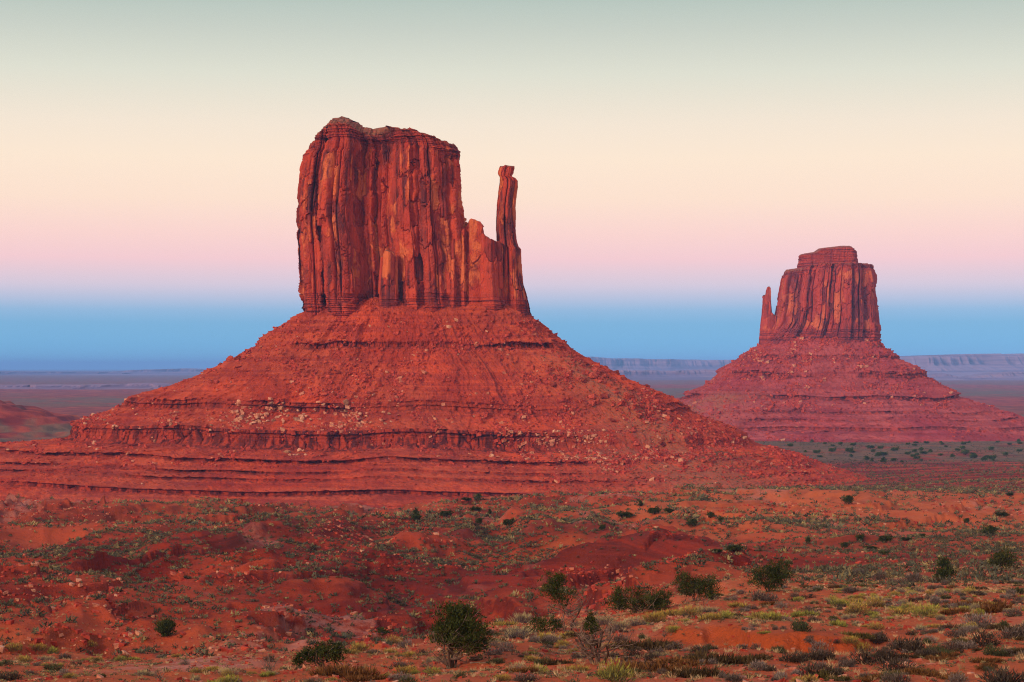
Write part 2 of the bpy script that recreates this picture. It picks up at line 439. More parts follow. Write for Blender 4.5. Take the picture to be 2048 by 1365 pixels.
# which ground the viewer sees
run = np.minimum.accumulate(np.where(GY[:, :NF] > 0, GPY[:, :NF], 9e9), axis=0)
GVIS = GPY[:, :NF] <= run + 0.6
def ground_at(px, py):
    """where the sight line through a pixel first meets the ground"""
    c = int(np.clip(round((px - pxf[0]) / STEP), 0, NF - 1))
    i = int(np.argmax(GPY[:, c] <= py)) if (GPY[:, c] <= py).any() else NR - 1
    i = max(i, 1)
    a, b = GPY[i - 1, c], GPY[i, c]
    t = 0 if a == b else float(np.clip((a - py) / (a - b), 0, 1))
    return Vector((GX[i - 1, c] * (1 - t) + GX[i, c] * t, GY[i - 1, c] * (1 - t) + GY[i, c] * t, GZ[i - 1, c] * (1 - t) + GZ[i, c] * t))
def ground_z(x, y):
    r = math.hypot(x, y); px = CX + F * x / y
    c = float(np.clip((px - pxf[0]) / STEP, 0, NF - 1.01)); i = float(np.clip(np.interp(r, RR, np.arange(NR)), 0, NR - 1.01))
    ci, ii = int(c), int(i); fc, fi = c - ci, i - ii
    return (GZ[ii, ci] * (1 - fc) + GZ[ii, ci + 1] * fc) * (1 - fi) + (GZ[ii + 1, ci] * (1 - fc) + GZ[ii + 1, ci + 1] * fc) * fi

# ---------------------------------------------------------------- buttes
def tower(name, parent, mat, pc, D, plan, back, base_y, rim, sky, sil, seed, dep=((0, 1), (1400, 1)), amp=1.0, ds=0.42, dz=0.55, foot=0, head=0, y0=0.0, ridge=0.0, k=1.0):
    """a rock wall: an outline on the ground (plan), its left and right edge at each height (sil), columns and joints pushed in and out"""
    s = D / F
    loc = parent.location
    px = np.array([p[0] for p in plan], float); dpt = np.array([p[1] for p in plan], float)
    L0, R0 = px[0], px[-1]
    # resample the front, then a half ellipse for the back
    X = (px - pc) * s; Y = -dpt
    seg = np.hypot(np.diff(X), np.diff(Y)); t = np.concatenate([[0], np.cumsum(seg)])
    tt = np.arange(0, t[-1], ds)
    fx = np.interp(tt, t, X); fy = np.interp(tt, t, Y)
    w = max(3, int(1.2 / ds)); ker = np.ones(w) / w
    fxs = np.convolve(np.pad(fx, w, 'edge'), ker, 'same')[w:-w]; fys = np.convolve(np.pad(fy, w, 'edge'), ker, 'same')[w:-w]
    nb = max(10, int(math.pi * (X[-1] - X[0]) / 2 / (ds * 6)))
    an = np.linspace(0, math.pi, nb + 2)[1:-1]
    cx = (X[0] + X[-1]) / 2; hx = (X[-1] - X[0]) / 2
    PX = np.concatenate([fxs, cx + hx * np.cos(an)]); PY = np.concatenate([fys, back * np.sin(an)])
    n = len(PX)
    cum = np.concatenate([[0], np.cumsum(np.hypot(np.diff(PX), np.diff(PY)))])
    # outward normal, widened
    ww = max(3, int(4 / ds))
    dxs = np.roll(PX, -ww) - np.roll(PX, ww); dys = np.roll(PY, -ww) - np.roll(PY, ww)
    ln = np.hypot(dxs, dys) + 1e-6
    NX, NY = dys / ln, -dxs / ln
    colpx = PX / s + pc
    zb = (HY - base_y) * s
    ykey = [q[0] for q in rim]; zrim = (HY - np.interp(colpx, ykey, [q[1] for q in rim])) * s
    zsky = (HY - np.interp(colpx, [q[0] for q in sky], [q[1] for q in sky])) * s
    zrim = zrim + 0.9 * k * amp * (hsh(np.floor(cum / (3.1 * k)), cum * 0, seed + 17) - .5) * 2 + 0.7 * k * amp * (hsh(np.floor(cum / (8.3 * k)), cum * 0, seed + 18) - .5) * 2
    rows = max(12, int((zrim.max() - zb) / dz))
    T = np.linspace(0, 1, rows)[:, None]
    Z = zb + T * (zrim - zb)[None, :]
    yy = HY - Z / s
    sy = [q[0] for q in sil]
    Lz = np.interp(yy, sy, [q[1] for q in sil]); Rz = np.interp(yy, sy, [q[2] for q in sil])
    u = np.clip((colpx - L0) / (R0 - L0), 0, 1)[None, :]
    XX = (Lz + u * (Rz - Lz) - pc) * s
    DF = np.interp(yy, [q[0] for q in dep], [q[1] for q in dep])
    YY = PY[None, :] * DF
    S = np.broadcast_to(cum[None, :], Z.shape)
    # columns, joints, slabs
    Sw = S + k * 0.9 * fbm(S / (22 * k), Z / (30 * k), 3, seed) + k * 0.25 * fbm(S / (4 * k), Z / (9 * k), 2, seed + 30)
    d = 0
    slab = panel = None
    for (a, b, off, crk, cw, sd2) in ((22, 48, 2.8, 5.8, .95, 1), (9.5, 21, 1.7, 3.3, .6, 2), (3.8, 7, 0.6, 0.9, .34, 3)):
        q = Sw / (a * k); zero = np.zeros_like(q)
        i0 = np.floor(q); jb = i0 + 0.12 + 0.70 * hsh(i0, zero, seed + sd2)
        col = np.where(q < jb, i0 - 1, i0)
        bl = col + 0.12 + 0.70 * hsh(col, zero, seed + sd2); br = col + 1.12 + 0.70 * hsh(col + 1, zero, seed + sd2)
        lv = Z / (b * k) + 7.3 * hsh(col, zero, seed + sd2 + 40) + 0.10 * vnoise(Sw / (2 * k), Z / (3 * k), seed + sd2) + 0.25 * np.sin((q - bl) / (br - bl) * math.pi)
        lev = np.floor(lv)
        hv_ = hsh(col, lev, seed + sd2 + 50)
        if sd2 == 2: slab = hv_
        if sd2 == 2: panel = hsh(col, lev, seed + 77)
        dl_, dr_ = (q - bl) * a * k, (br - q) * a * k
        gap = crk * k * np.maximum(np.exp(-(dl_ / (cw * k)) ** 2) * sstep(.25, .8, hsh(col, zero, seed + sd2 + 60) + .35 * vnoise(Sw / 9, Z / (b * k * .8), seed + sd2 + 61)),
                                   np.exp(-(dr_ / (cw * k)) ** 2) * sstep(.25, .8, hsh(col + 1, zero, seed + sd2 + 60) + .35 * vnoise(Sw / 9, Z / (b * k * .8), seed + sd2 + 61)))
        rnd_ = 1 - np.abs(2 * (q - bl) / (br - bl) - 1) ** 2.2
        d = d + off * k * (0.75 * (hsh(col, zero, seed + sd2 + 70) - 0.5) + 1.25 * (hv_ - 0.5)) + 0.40 * off * k * (rnd_ - 0.65) - gap
        lfr = lv - lev; d = d - 0.42 * crk * k * np.exp(-(np.minimum(lfr, 1 - lfr) * b / .55) ** 2) * (hsh(col, np.round(lv), seed + sd2 + 80) > .45)
    f1, f2, cid = worley(Sw / (11 * k), Z / (19 * k), seed + 90)
    d = d + np.where(cid > .6, 1.3 * k * np.clip(.55 - f1, 0, .3) * 3, 0)
    d = d + 0.3 * k * fbm(S / (3 * k), Z / (5 * k), 4, seed + 5) + 0.22 * k * fbm(S / k, Z / (0.8 * k), 2, seed + 6)
    zt = (Z - zb)
    wf = (1 - sstep(foot * 0.75, foot * 1.05, zt + 1.5 * fbm(S / 20, S * 0, 2, seed + 7))) if foot else np.zeros_like(Z)
    drim = zrim[None, :] - Z
    wh = (1 - sstep(head * 0.7, head * 1.1, drim)) if head else np.zeros_like(Z)
    bd = np.clip(wf + wh, 0, 1)
    lay = Z / (1.5 * k) + 0.35 * fbm(S / 40, Z / 40, 2, seed + 8)
    li = np.floor(lay); lf = lay - li
    one = np.ones_like(li)
    blk = hsh(li, np.floor(Sw / (2.6 * k) + 3.7 * hsh(li, one, seed + 12)), seed + 9)
    dl = 2.2 * k * (hsh(li, one, seed + 3) - 0.5) + 0.8 * k * (blk - 0.5) - 0.9 * k * np.exp(-(np.minimum(lf, 1 - lf) / 0.10) ** 2)
    d = d * (1 - 0.55 * bd) + dl * bd
    d = d * amp
    XX = XX + NX[None, :] * d; YY = YY + NY[None, :] * d
    # the top closes over a ridge line
    cap = 14
    cf = np.linspace(0, 1, cap)[1:, None]
    Xr, Yr = XX[-1][None, :], YY[-1][None, :]
    CXm = Xr * (1 - 0.06 * cf) + 0.06 * cf * cx
    CY = Yr * (1 - cf) + ridge * cf
    CZ = zrim[None, :] + (zsky - zrim)[None, :] * (1 - (1 - cf) ** 1.5) + 0.5 * k * fbm(CXm / (4 * k) + 30, CY / (4 * k), 3, seed + 15) * np.sin(cf * math.pi)
    sk = CZ / (2.2 * k) + .4 * fbm(CXm / (7 * k), CY / (5 * k), 2, seed + 19); CZ = CZ + 2.2 * k * (np.floor(sk) + sstep(.5, .95, sk - np.floor(sk)) - sk) * np.clip(cf * 6, 0, 1) * (1 - .7 * cf ** 4) * min(1, amp)
    V = np.stack([np.concatenate([XX, CXm]), np.concatenate([YY, CY]), np.concatenate([Z, CZ])], -1)
    nr = V.shape[0]
    V = V.reshape(-1, 3)
    V[:, 1] += y0
    V[:, 0] += (pc - CX) * s - loc[0]; V[:, 1] += D - loc[1]; V[:, 2] -= loc[2]
    capa = np.concatenate([np.clip(wh * sstep(head * 0.35, 0, drim), 0, 1) * 0.4 if head else np.zeros_like(Z), np.ones((cap - 1, n))])
    me = make_mesh(name, V, grid_faces(nr, n, True), mat, False, dict(bed=np.concatenate([bd, np.ones((cap - 1, n)) * 0.5]).ravel(), cap=capa.ravel(),
                   slab=np.concatenate([slab, np.full((cap - 1, n), .4)]).ravel(), panel=np.concatenate([panel * (1 - .6 * bd), np.full((cap - 1, n), .2)]).ravel()))
    return link(name, me, parent)

def talus(name, parent, mat, pc, D, st, seed, dip, ledges, nth=1300, fan=None, dl=0.65, k=1.0, back=1.0, aprons=0.0, strength_right=None, right_end=1130, bare=1.0):
    """the skirt of fallen rock: outlines at each height (left, right, front reach), ledges between the stations named in `ledges`"""
    s = D / F; loc = parent.location
    y = np.array([q[0] for q in st], float); L = (pc - np.array([q[1] for q in st], float)) * s
    Rr = (np.array([q[2] for q in st], float) - pc) * s; Fr = np.array([q[3] for q in st], float)
    z = (HY - y) * s
    rowz, rL, rR, rF, rl, rt = [], [], [], [], [], []
    for i in range(len(z) - 1):
        n = max(2, int(max(abs(z[i + 1] - z[i]), 0.75 * abs(Fr[i + 1] - Fr[i])) / dl))
        t = np.arange(n) / n
        for a, src in ((rowz, z), (rL, L), (rR, Rr), (rF, Fr)):
            a.append(src[i] + (src[i + 1] - src[i]) * t)
        rl.append(np.full(n, ledges.get(i, 0))); rt.append(t)
    Zr, Lr, Rw, Fw, led = [np.concatenate(a) for a in (rowz, rL, rR, rF, rl)]
    nrow = len(Zr)
    # the same slope with its ledges buried
    o = np.argsort(Zr); zu = np.linspace(Zr.min(), Zr.max(), 600)
    def smooth(a):
        g = np.interp(zu, Zr[o], a[o]); w = np.exp(-(np.arange(-40, 41) / 16.0) ** 2); w /= w.sum()
        return np.interp(Zr, zu, np.convolve(np.pad(g, 40, 'edge'), w, 'valid'))
    Ls, Rs, Fs = smooth(Lr), smooth(Rw), smooth(Fw)
    thf = np.linspace(-0.18, math.pi + 0.18, nth); thb = np.linspace(math.pi + 0.18, 2 * math.pi - 0.18, 160)[1:-1]
    th = np.concatenate([thf, thb]); n = len(th)
    cs, sn = np.cos(th)[None, :], np.sin(th)[None, :]
    def shape(Lx, Rx, Fx):
        X = np.where(cs >= 0, Rx[:, None], Lx[:, None]) * np.sign(cs) * np.abs(cs) ** 0.86
        Y = -np.where(sn >= 0, 1.0, back) * Fx[:, None] * np.sign(sn) * np.abs(sn) ** 0.92
        return X, Y
    X1, Y1 = shape(Lr, Rw, Fw); X2, Y2 = shape(Ls, Rs, Fs)
    colx = X1 / s + pc
    m = np.ones((nrow, n))
    for i, q in ledges.items():
        pass
    ez = Zr[:, None]
    mask = np.clip(0.55 + 1.3 * fbm(th[None, :] * 3.2 + 5, ez / 26.0, 3, seed + 1), 0.0, 1)
    if fan:
        fc = np.interp(Zr, [fan[3], fan[2]], [fan[1], fan[0]])[:, None]
        fw = np.exp(-((th[None, :] - fc) / fan[4]) ** 2) * sstep(fan[2] + 8, fan[2] - 6, -(-ez)) * 1.0
        fw = np.where(ez > fan[2] + 6, 0, fw)
    else:
        fw = np.zeros((nrow, n))
    mask = np.clip(mask + .14 * (ez < -58), 0, 1) * bare
    strong = (led >= 2)[:, None]
    mask = np.where(strong, np.clip(mask + 0.45, 0, 1), mask)
    # the wall stays whole along its height: sample the mask at one level for strong ledges
    for i, q in ledges.items():
        if q >= 2:
            rowsel = (led == q)
            zc = Zr[rowsel].mean()
            mk = np.clip(1.1 + 0.9 * fbm(th * 3.0 + 9, th * 0 + zc, 3, seed + 2), 0, 1) * (1 - .9 * sstep(right_end, right_end + 140, colx[nrow // 2]))
            near_ = np.exp(-((ez - zc) / (abs(np.ptp(Zr[rowsel])) * 1.6 + 3)) ** 2)
            mask = mask * (1 - near_) + mk[None, :] * near_
    mask = mask * (1 - np.clip(fw * 1.5, 0, 1))
    if strength_right: mask = mask * (1 - sstep(strength_right[0], strength_right[1], colx) * (ez < strength_right[2]))
    X = X1 * mask + X2 * (1 - mask); Y = Y1 * mask + Y2 * (1 - mask)
    NXn = cs / np.maximum(np.where(cs >= 0, Rw[:, None], Lr[:, None]), 1); NYn = -sn / np.maximum(Fw[:, None], 1)
    nl = np.hypot(NXn, NYn) + 1e-9; NXn, NYn = NXn / nl, NYn / nl
    arc = np.cumsum(np.concatenate([[0], np.hypot(np.diff(X1[nrow // 2]), np.diff(Y1[nrow // 2]))]))[None, :] * np.ones((nrow, 1))
    down = np.cumsum(np.concatenate([[0], np.hypot(np.diff(Zr), np.diff(Fw))]))[:, None] * np.ones((1, n))
    ledw = led[:, None] > 0
    wd_ = Lr + Rw; arcL = (arc - arc[:, nth // 2][:, None]) * (wd_ / wd_[nrow // 2])[:, None]
    gul = 4.6 * k * ridged(arc / (26 * k) + 0.6 * fbm(down / 40, arc / 60, 2, seed + 3), down / (150 * k), 3, seed + 4) * sstep(12, 80 * k, down)
    lump = 1.25 * k * fbm(arcL / (7 * k), down / (8 * k), 4, seed + 5) + 0.6 * k * fbm(arcL / (2.2 * k), down / (2.2 * k), 3, seed + 6)
    f1, f2, cid = worley(arcL / (3.4 * k), down / (3.0 * k), seed + 7)
    rock = np.where(cid > 0.68, np.clip(0.42 - f1, 0, 1) * 4.2 * k * (0.5 + cid), 0) * sstep(-0.35, 0.45, fbm(arc / (30 * k), down / (30 * k), 3, seed + 8))
    f1, f2, cid = worley(arc / (8 * k) + 0.2 * vnoise(arc / 6, down / 6, 3), Zr[:, None] / (22 * k), seed + 9)
    flute = 1.9 * k * (cid - 0.5) * 2 - 2.2 * k * np.exp(-((f2 - f1) / 0.09) ** 2) - 1.5 * k * np.abs(fbm(arc / (18 * k), arc * 0, 2, seed + 10))
    bedl = np.floor(Zr[:, None] / (1.3 * k)); flute = flute * 0.8 + 0.7 * k * (hsh(bedl, np.ones_like(bedl), seed + 13) - 0.5) * 2
    tf = np.concatenate(rt)[:, None]; flute = flute + np.where(tf < .16, 1.3 * k, -0.9 * k)
    lm = np.where(ledw, mask, 0)
    d = (gul + lump + rock) * (1 - lm) + (flute + 0.4 * lump) * lm
    if aprons:
        ap = np.clip(1 - np.abs(((arc / (24 * k) + 0.7 * fbm(arc / 60, arc * 0, 2, seed + 14)) % 1.0) - 0.5) * 2.2, 0, 1)
        zc0, zc1 = aprons
        win = sstep(zc1 - 1, zc1 + 2, ez) * (1 - sstep(zc0 - 2.0, zc0 + 4.5, ez)) * np.where(np.abs(sn) > 0, 1, 1)
        d = d + 8.5 * ap * win
    d = d + fw * 7.0 * k
    X = X + NXn * d; Y = Y + NYn * d
    Zf = ez - dip * X + (0.45 * k * fbm(arc / (2.0 * k), down / (2.0 * k), 3, seed + 11) + 0.5 * k * (rock > 0) * 1.0) * (1 - lm) + 1.6 * k * fbm(arc / (60 * k), down / 200, 2, seed + 12)
    V = np.stack([X + (pc - CX) * s - loc[0], Y + D - loc[1], Zf - loc[2]], -1)
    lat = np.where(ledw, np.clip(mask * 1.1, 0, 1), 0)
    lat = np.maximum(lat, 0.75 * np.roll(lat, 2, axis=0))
    me = make_mesh(name, V.reshape(-1, 3), grid_faces(nrow, n, True)[:, ::-1], mat, False,
                   dict(ledge=lat.ravel(), streak=(sstep(.05, .5, fbm(arcL / (8 * k) + .6 * fbm(down / 24, arcL / 30, 2, seed + 22), down / (17 * k), 4, seed + 21)) * (1 - lat)).ravel(), fan=np.clip(fw * 0.75 * sstep(-.5, .3, fbm(arc / 20, down / 20, 3, seed + 20) + fw * .5), 0, 1).ravel()))
    o_ = link(name, me, parent)
    return o_, V + np.array(loc)[None, None, :], fw, mask

PC1, D1 = 835.0, 1500.0
west = empty('rock_butte', ((PC1 - CX) / F * D1, D1, -104.0))
tag(west, 'huge near red sandstone butte with a tall thin thumb spire standing off its right side', 'butte')
CLIFF_SIL = [(228, 660, 712), (240, 652, 722), (250, 634, 800), (262, 624, 880), (276, 620, 900), (288, 618, 915), (304, 615, 921), (311, 609, 921), (340, 605, 924), (380, 601, 926),
             (420, 596, 928), (450, 595, 931), (480, 597, 935), (520, 600, 940), (560, 602, 942), (600, 604, 944), (620, 606, 947), (650, 606, 950)]
CLIFF_PLAN = [(603, -4), (606, 6), (614, 16), (630, 22), (645, 20), (647.5, 8), (650, 9), (653, 23), (668, 31), (690, 34), (706, 29), (712, 21), (715, 10), (728, 6),
              (731, 12), (742, 13), (745, 6), (757, 4), (760, 9), (771, 8), (774, 9), (784, 12), (788, 24), (800, 31), (822, 36), (826, 31), (848, 37), (870, 34), (876, 29), (890, 27),
              (906, 20), (918, 10), (935, -2)]
CLIFF_PLAN = [(603 + (p - 603) * (935 - 603) / (922 - 603) if p < 930 else 935, q) for p, q in CLIFF_PLAN]
tower('cliff', west, M_CLIFF, PC1, D1, CLIFF_PLAN, 46, 655,
      [(595, 292), (618, 288), (626, 270), (650, 258), (690, 252), (716, 256), (724, 266), (740, 272), (775, 270), (790, 268), (810, 262), (860, 268), (890, 280), (918, 290), (960, 296)],
      [(600, 285), (622, 262), (632, 248), (655, 239), (664, 234), (680, 230.5), (694, 232), (708, 237), (722, 245), (726, 252), (746, 254), (754, 256), (766, 253), (792, 250), (812, 254), (842, 258), (860, 263), (872, 271), (888, 279), (908, 286), (925, 291)],
      CLIFF_SIL, 3, dep=((228, .62), (262, .80), (285, .90), (330, .95), (450, 1.0), (560, 1.06), (600, 1.15), (650, 1.25)), foot=26, head=13, ridge=8)
SP = [(331, 1006, 1022), (336, 1001, 1027), (348, 998, 1026), (354, 1000, 1022), (358, 1001, 1030), (363, 1001, 1034.5), (375, 1000, 1035), (385, 998, 1033), (400, 996, 1031), (415, 994.5, 1030),
      (440, 993, 1031), (460, 993, 1032), (480, 994, 1034), (494, 995, 1038), (499, 996, 1043), (540, 997, 1044), (570, 995, 1047), (585, 993, 1052), (600, 988, 1056), (620, 982, 1061), (650, 976, 1066)]
tower('spire', west, M_CLIFF, PC1, D1, [(980, -5), (985, 3), (998, 10), (1012, 12), (1016, 9), (1034, 13), (1050, 9), (1060, 2), (1066, -5)], 15, 655,
      [(970, 336), (1003, 334), (1015, 333), (1025, 336), (1070, 338)], [(970, 334), (1000, 332.5), (1015, 331), (1070, 334)], SP, 41,
      dep=((331, .42), (420, .5), (480, .62), (500, .9), (560, 1.0), (600, 1.2), (650, 1.5)), amp=0.42, foot=24, y0=-3.0, ds=0.3, dz=0.4)
tower('shoulder', west, M_CLIFF, PC1, D1, [(872, 2), (880, 16), (893, 24), (910, 27), (914, 19), (930, 22), (935, 13), (940, 20), (962, 19), (966, 25), (985, 28), (1004, 18), (1014, 4)], 16, 655,
      [(860, 560), (880, 545), (892, 515), (900, 492), (915, 478), (925, 468), (933, 462), (938, 446), (945, 442), (962, 447), (965, 470), (985, 482), (1000, 487), (1020, 492)],
      [(860, 558), (880, 540), (892, 512), (900, 488), (915, 474), (925, 464), (933, 458), (937, 443), (945, 439.5), (962, 444), (965, 467), (985, 479), (1000, 484), (1020, 490)],
      [(430, 872, 1010), (560, 872, 1012), (600, 870, 1016), (655, 866, 1030)], 57, dep=((430, .8), (560, 1.0), (600, 1.1), (655, 1.3)), amp=0.6, foot=24, y0=-2.0, ds=0.35, dz=0.45)
tower('slab', west, M_CLIFF, PC1, D1, [(764, -3), (768, 3), (782, 6), (798, 4), (802, -3)], 6, 640,
      [(760, 530), (768, 520), (776, 507), (790, 511), (800, 522), (806, 530)], [(760, 528), (768, 518), (776, 505), (790, 509), (800, 520), (806, 528)],
      [(500, 769, 800), (560, 766, 801), (640, 763, 804)], 71, amp=0.35, foot=20, y0=-34.0, ds=0.35, dz=0.45)
ST1 = [(600, 655, 1015, 18), (622, 632, 1046, 40), (628, 606, 1060, 44), (650, 572, 1083, 51), (672, 540, 1112, 57), (688, 521, 1134, 61), (699, 519, 1139, 62.2), (720, 478, 1178, 71), (745, 430, 1230, 83),
       (765, 385, 1275, 92), (782, 340, 1318, 100), (801, 262, 1362, 107), (808, 256, 1376, 108.5), (818, 253, 1380, 109.5), (830, 228, 1405, 115), (845, 175, 1450, 127), (850, 153, 1480, 135), (885, 146, 1500, 139.5),
       (888, 120, 1520, 145), (897, 20, 1580, 168), (898, 10, 1590, 171), (904, 6, 1594, 172), (917, -60, 1640, 188), (922, -64, 1643, 189), (928, -110, 1675, 202), (933, -113, 1678, 203), (947, -190, 1740, 226), (955, -194, 1744, 227),
       (980, -330, 1850, 262), (1012, -520, 1990, 310)]
_, TV1, TFAN1, TM1 = talus('talus_slope', west, M_TALUS, PC1, D1, ST1, 201, 0.011, {5: 1, 11: 1, 12: 1, 16: 2, 20: 1, 22: 1, 24: 1, 26: 3}, fan=(0.62, 0.93, 8.0, -72.0, 0.21), aprons=(-57.5, -64.0), strength_right=(1180, 1400, -57.0))

PC2, D2 = 1645.0, 3000.0
east = empty('rock_butte', ((PC2 - CX) / F * D2, D2, -104.0))
tag(east, 'smaller far red sandstone butte on the right with a short thumb spire on its left', 'butte')
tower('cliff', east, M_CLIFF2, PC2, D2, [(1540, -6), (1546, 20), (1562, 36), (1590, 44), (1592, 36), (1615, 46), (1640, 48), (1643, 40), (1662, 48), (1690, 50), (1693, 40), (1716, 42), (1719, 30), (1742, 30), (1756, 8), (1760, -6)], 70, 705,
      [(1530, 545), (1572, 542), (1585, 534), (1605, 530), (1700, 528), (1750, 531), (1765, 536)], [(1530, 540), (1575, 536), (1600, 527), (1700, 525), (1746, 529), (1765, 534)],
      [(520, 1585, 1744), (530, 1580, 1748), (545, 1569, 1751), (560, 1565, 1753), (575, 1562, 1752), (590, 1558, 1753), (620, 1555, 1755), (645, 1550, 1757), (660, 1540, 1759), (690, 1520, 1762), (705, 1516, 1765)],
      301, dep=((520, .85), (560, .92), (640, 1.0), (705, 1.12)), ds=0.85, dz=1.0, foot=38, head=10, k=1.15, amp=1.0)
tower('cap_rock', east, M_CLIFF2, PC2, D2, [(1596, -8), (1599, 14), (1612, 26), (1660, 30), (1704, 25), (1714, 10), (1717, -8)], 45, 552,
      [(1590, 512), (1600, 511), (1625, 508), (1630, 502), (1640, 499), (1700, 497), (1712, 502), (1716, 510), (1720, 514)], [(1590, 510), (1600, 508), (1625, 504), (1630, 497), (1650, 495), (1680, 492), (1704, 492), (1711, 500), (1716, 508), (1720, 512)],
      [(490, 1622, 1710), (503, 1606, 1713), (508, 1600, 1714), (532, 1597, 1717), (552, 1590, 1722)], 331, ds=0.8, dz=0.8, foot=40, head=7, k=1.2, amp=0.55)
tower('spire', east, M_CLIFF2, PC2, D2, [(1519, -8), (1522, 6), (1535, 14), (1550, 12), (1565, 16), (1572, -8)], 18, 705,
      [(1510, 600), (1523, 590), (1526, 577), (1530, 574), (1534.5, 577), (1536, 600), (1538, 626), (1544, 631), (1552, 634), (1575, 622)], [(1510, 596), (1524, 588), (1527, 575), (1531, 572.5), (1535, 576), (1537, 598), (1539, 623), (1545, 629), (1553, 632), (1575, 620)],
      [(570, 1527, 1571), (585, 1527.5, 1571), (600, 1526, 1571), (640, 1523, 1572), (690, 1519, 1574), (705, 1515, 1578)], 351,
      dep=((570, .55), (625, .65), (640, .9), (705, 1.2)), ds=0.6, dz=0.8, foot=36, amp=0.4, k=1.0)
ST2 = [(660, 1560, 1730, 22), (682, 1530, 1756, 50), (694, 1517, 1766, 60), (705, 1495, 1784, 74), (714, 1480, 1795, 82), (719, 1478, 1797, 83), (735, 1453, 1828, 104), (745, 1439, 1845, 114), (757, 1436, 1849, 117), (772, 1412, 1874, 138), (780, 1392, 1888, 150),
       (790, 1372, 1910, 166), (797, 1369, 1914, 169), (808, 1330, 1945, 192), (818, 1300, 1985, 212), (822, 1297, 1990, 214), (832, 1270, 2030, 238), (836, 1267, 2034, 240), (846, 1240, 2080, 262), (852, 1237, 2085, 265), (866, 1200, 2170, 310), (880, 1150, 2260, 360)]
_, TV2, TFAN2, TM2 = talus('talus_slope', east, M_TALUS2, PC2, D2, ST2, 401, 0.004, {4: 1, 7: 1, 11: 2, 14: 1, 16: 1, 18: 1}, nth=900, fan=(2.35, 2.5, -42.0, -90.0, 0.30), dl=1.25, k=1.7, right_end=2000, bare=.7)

# ---------------------------------------------------------------- far mesas
def ridge_hill(name, D, pts, depth, seed, rough):
    """a long escarpment: crest heights along it, a cliff band above a gentle foot"""
    s = D / F
    px = np.arange(pts[0][0], pts[-1][0], 3.0)
    zc = (HY - np.interp(px, [p[0] for p in pts], [p[1] for p in pts])) * s
    x = (px - CX) * s
    zc = zc + rough * fbm(x / (60 * s), x * 0, 4, seed)
    b = -108.0
    prof = [(-depth, 0.0), (-depth * .6, .10), (-depth * .32, .30), (-depth * .16, .50), (-depth * .10, .56), (-depth * .05, .90), (0, 1.0), (depth * .5, 1.0), (depth, 0.0)]
    pd = np.array([p[0] for p in prof]); ph = np.array([p[1] for p in prof])
    q = np.linspace(0, len(prof) - 1, 60)
    dd = np.interp(q, np.arange(len(prof)), pd)[:, None]; hh = np.interp(q, np.arange(len(prof)), ph)[:, None]
    front_w = np.exp(-(dd / (depth * .4)) ** 2)
    cut = depth * (0.13 * ridged(x[None, :] / (19 * s) + dd * 0, dd / depth + 3, 4, seed + 1) + 0.30 * fbm(x[None, :] / (75 * s) + dd * 0, dd / depth + 8, 4, seed + 5))
    Yv = D + dd + cut * front_w
    Xv = np.broadcast_to(x[None, :], Yv.shape)
    Zv = b + (zc - b)[None, :] * hh + rough * 0.25 * fbm(Xv / (9 * s), dd / (9 * s), 3, seed + 2) * hh
    me = make_mesh(name, np.stack([Xv, Yv, Zv], -1).reshape(-1, 3), grid_faces(60, len(px)), M_HILLS, False)
    return structure(link(name, me))
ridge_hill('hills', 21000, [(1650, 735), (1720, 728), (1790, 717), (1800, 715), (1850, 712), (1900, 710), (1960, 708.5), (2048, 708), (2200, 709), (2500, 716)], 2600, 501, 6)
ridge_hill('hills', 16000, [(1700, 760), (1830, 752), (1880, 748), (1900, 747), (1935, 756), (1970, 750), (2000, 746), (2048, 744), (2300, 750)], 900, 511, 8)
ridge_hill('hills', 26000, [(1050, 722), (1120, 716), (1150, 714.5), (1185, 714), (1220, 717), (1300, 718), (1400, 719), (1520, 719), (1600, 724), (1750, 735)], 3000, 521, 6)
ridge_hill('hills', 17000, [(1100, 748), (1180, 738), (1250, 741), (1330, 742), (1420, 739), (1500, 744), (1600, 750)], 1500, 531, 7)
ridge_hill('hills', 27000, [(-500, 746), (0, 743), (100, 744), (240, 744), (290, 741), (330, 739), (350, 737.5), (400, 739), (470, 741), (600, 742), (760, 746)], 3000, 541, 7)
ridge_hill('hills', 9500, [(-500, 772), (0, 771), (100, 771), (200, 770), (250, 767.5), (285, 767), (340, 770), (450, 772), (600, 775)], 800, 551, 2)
# ---------------------------------------------------------------- the air
hz = bpy.data.materials.new('dusk_air'); hz.use_nodes = True
ht = hz.node_tree; ht.nodes.clear()
ho = ht.nodes.new('ShaderNodeOutputMaterial'); hv = ht.nodes.new('ShaderNodeVolumePrincipled')
hv.inputs['Color'].default_value = (0.21, 0.46, 1.0, 1)
hv.inputs['Density'].default_value = 3.1e-5
hv.inputs['Anisotropy'].default_value = -0.3
ht.links.new(hv.outputs[0], ho.inputs['Volume'])
HB, HT, HS = float(GZ.min()) - 12.0, 230.0, 98000.0
bx = [(x, y, z) for z in (HB, HT) for x, y in ((-HS, -HS), (HS, -HS), (HS, HS), (-HS, HS))]
me = make_mesh('haze', bx, [(0, 3, 2, 1), (4, 5, 6, 7), (0, 1, 5, 4), (1, 2, 6, 5), (2, 3, 7, 6), (3, 0, 4, 7)], hz)
hzo = link('haze', me); hzo['kind'] = 'stuff'
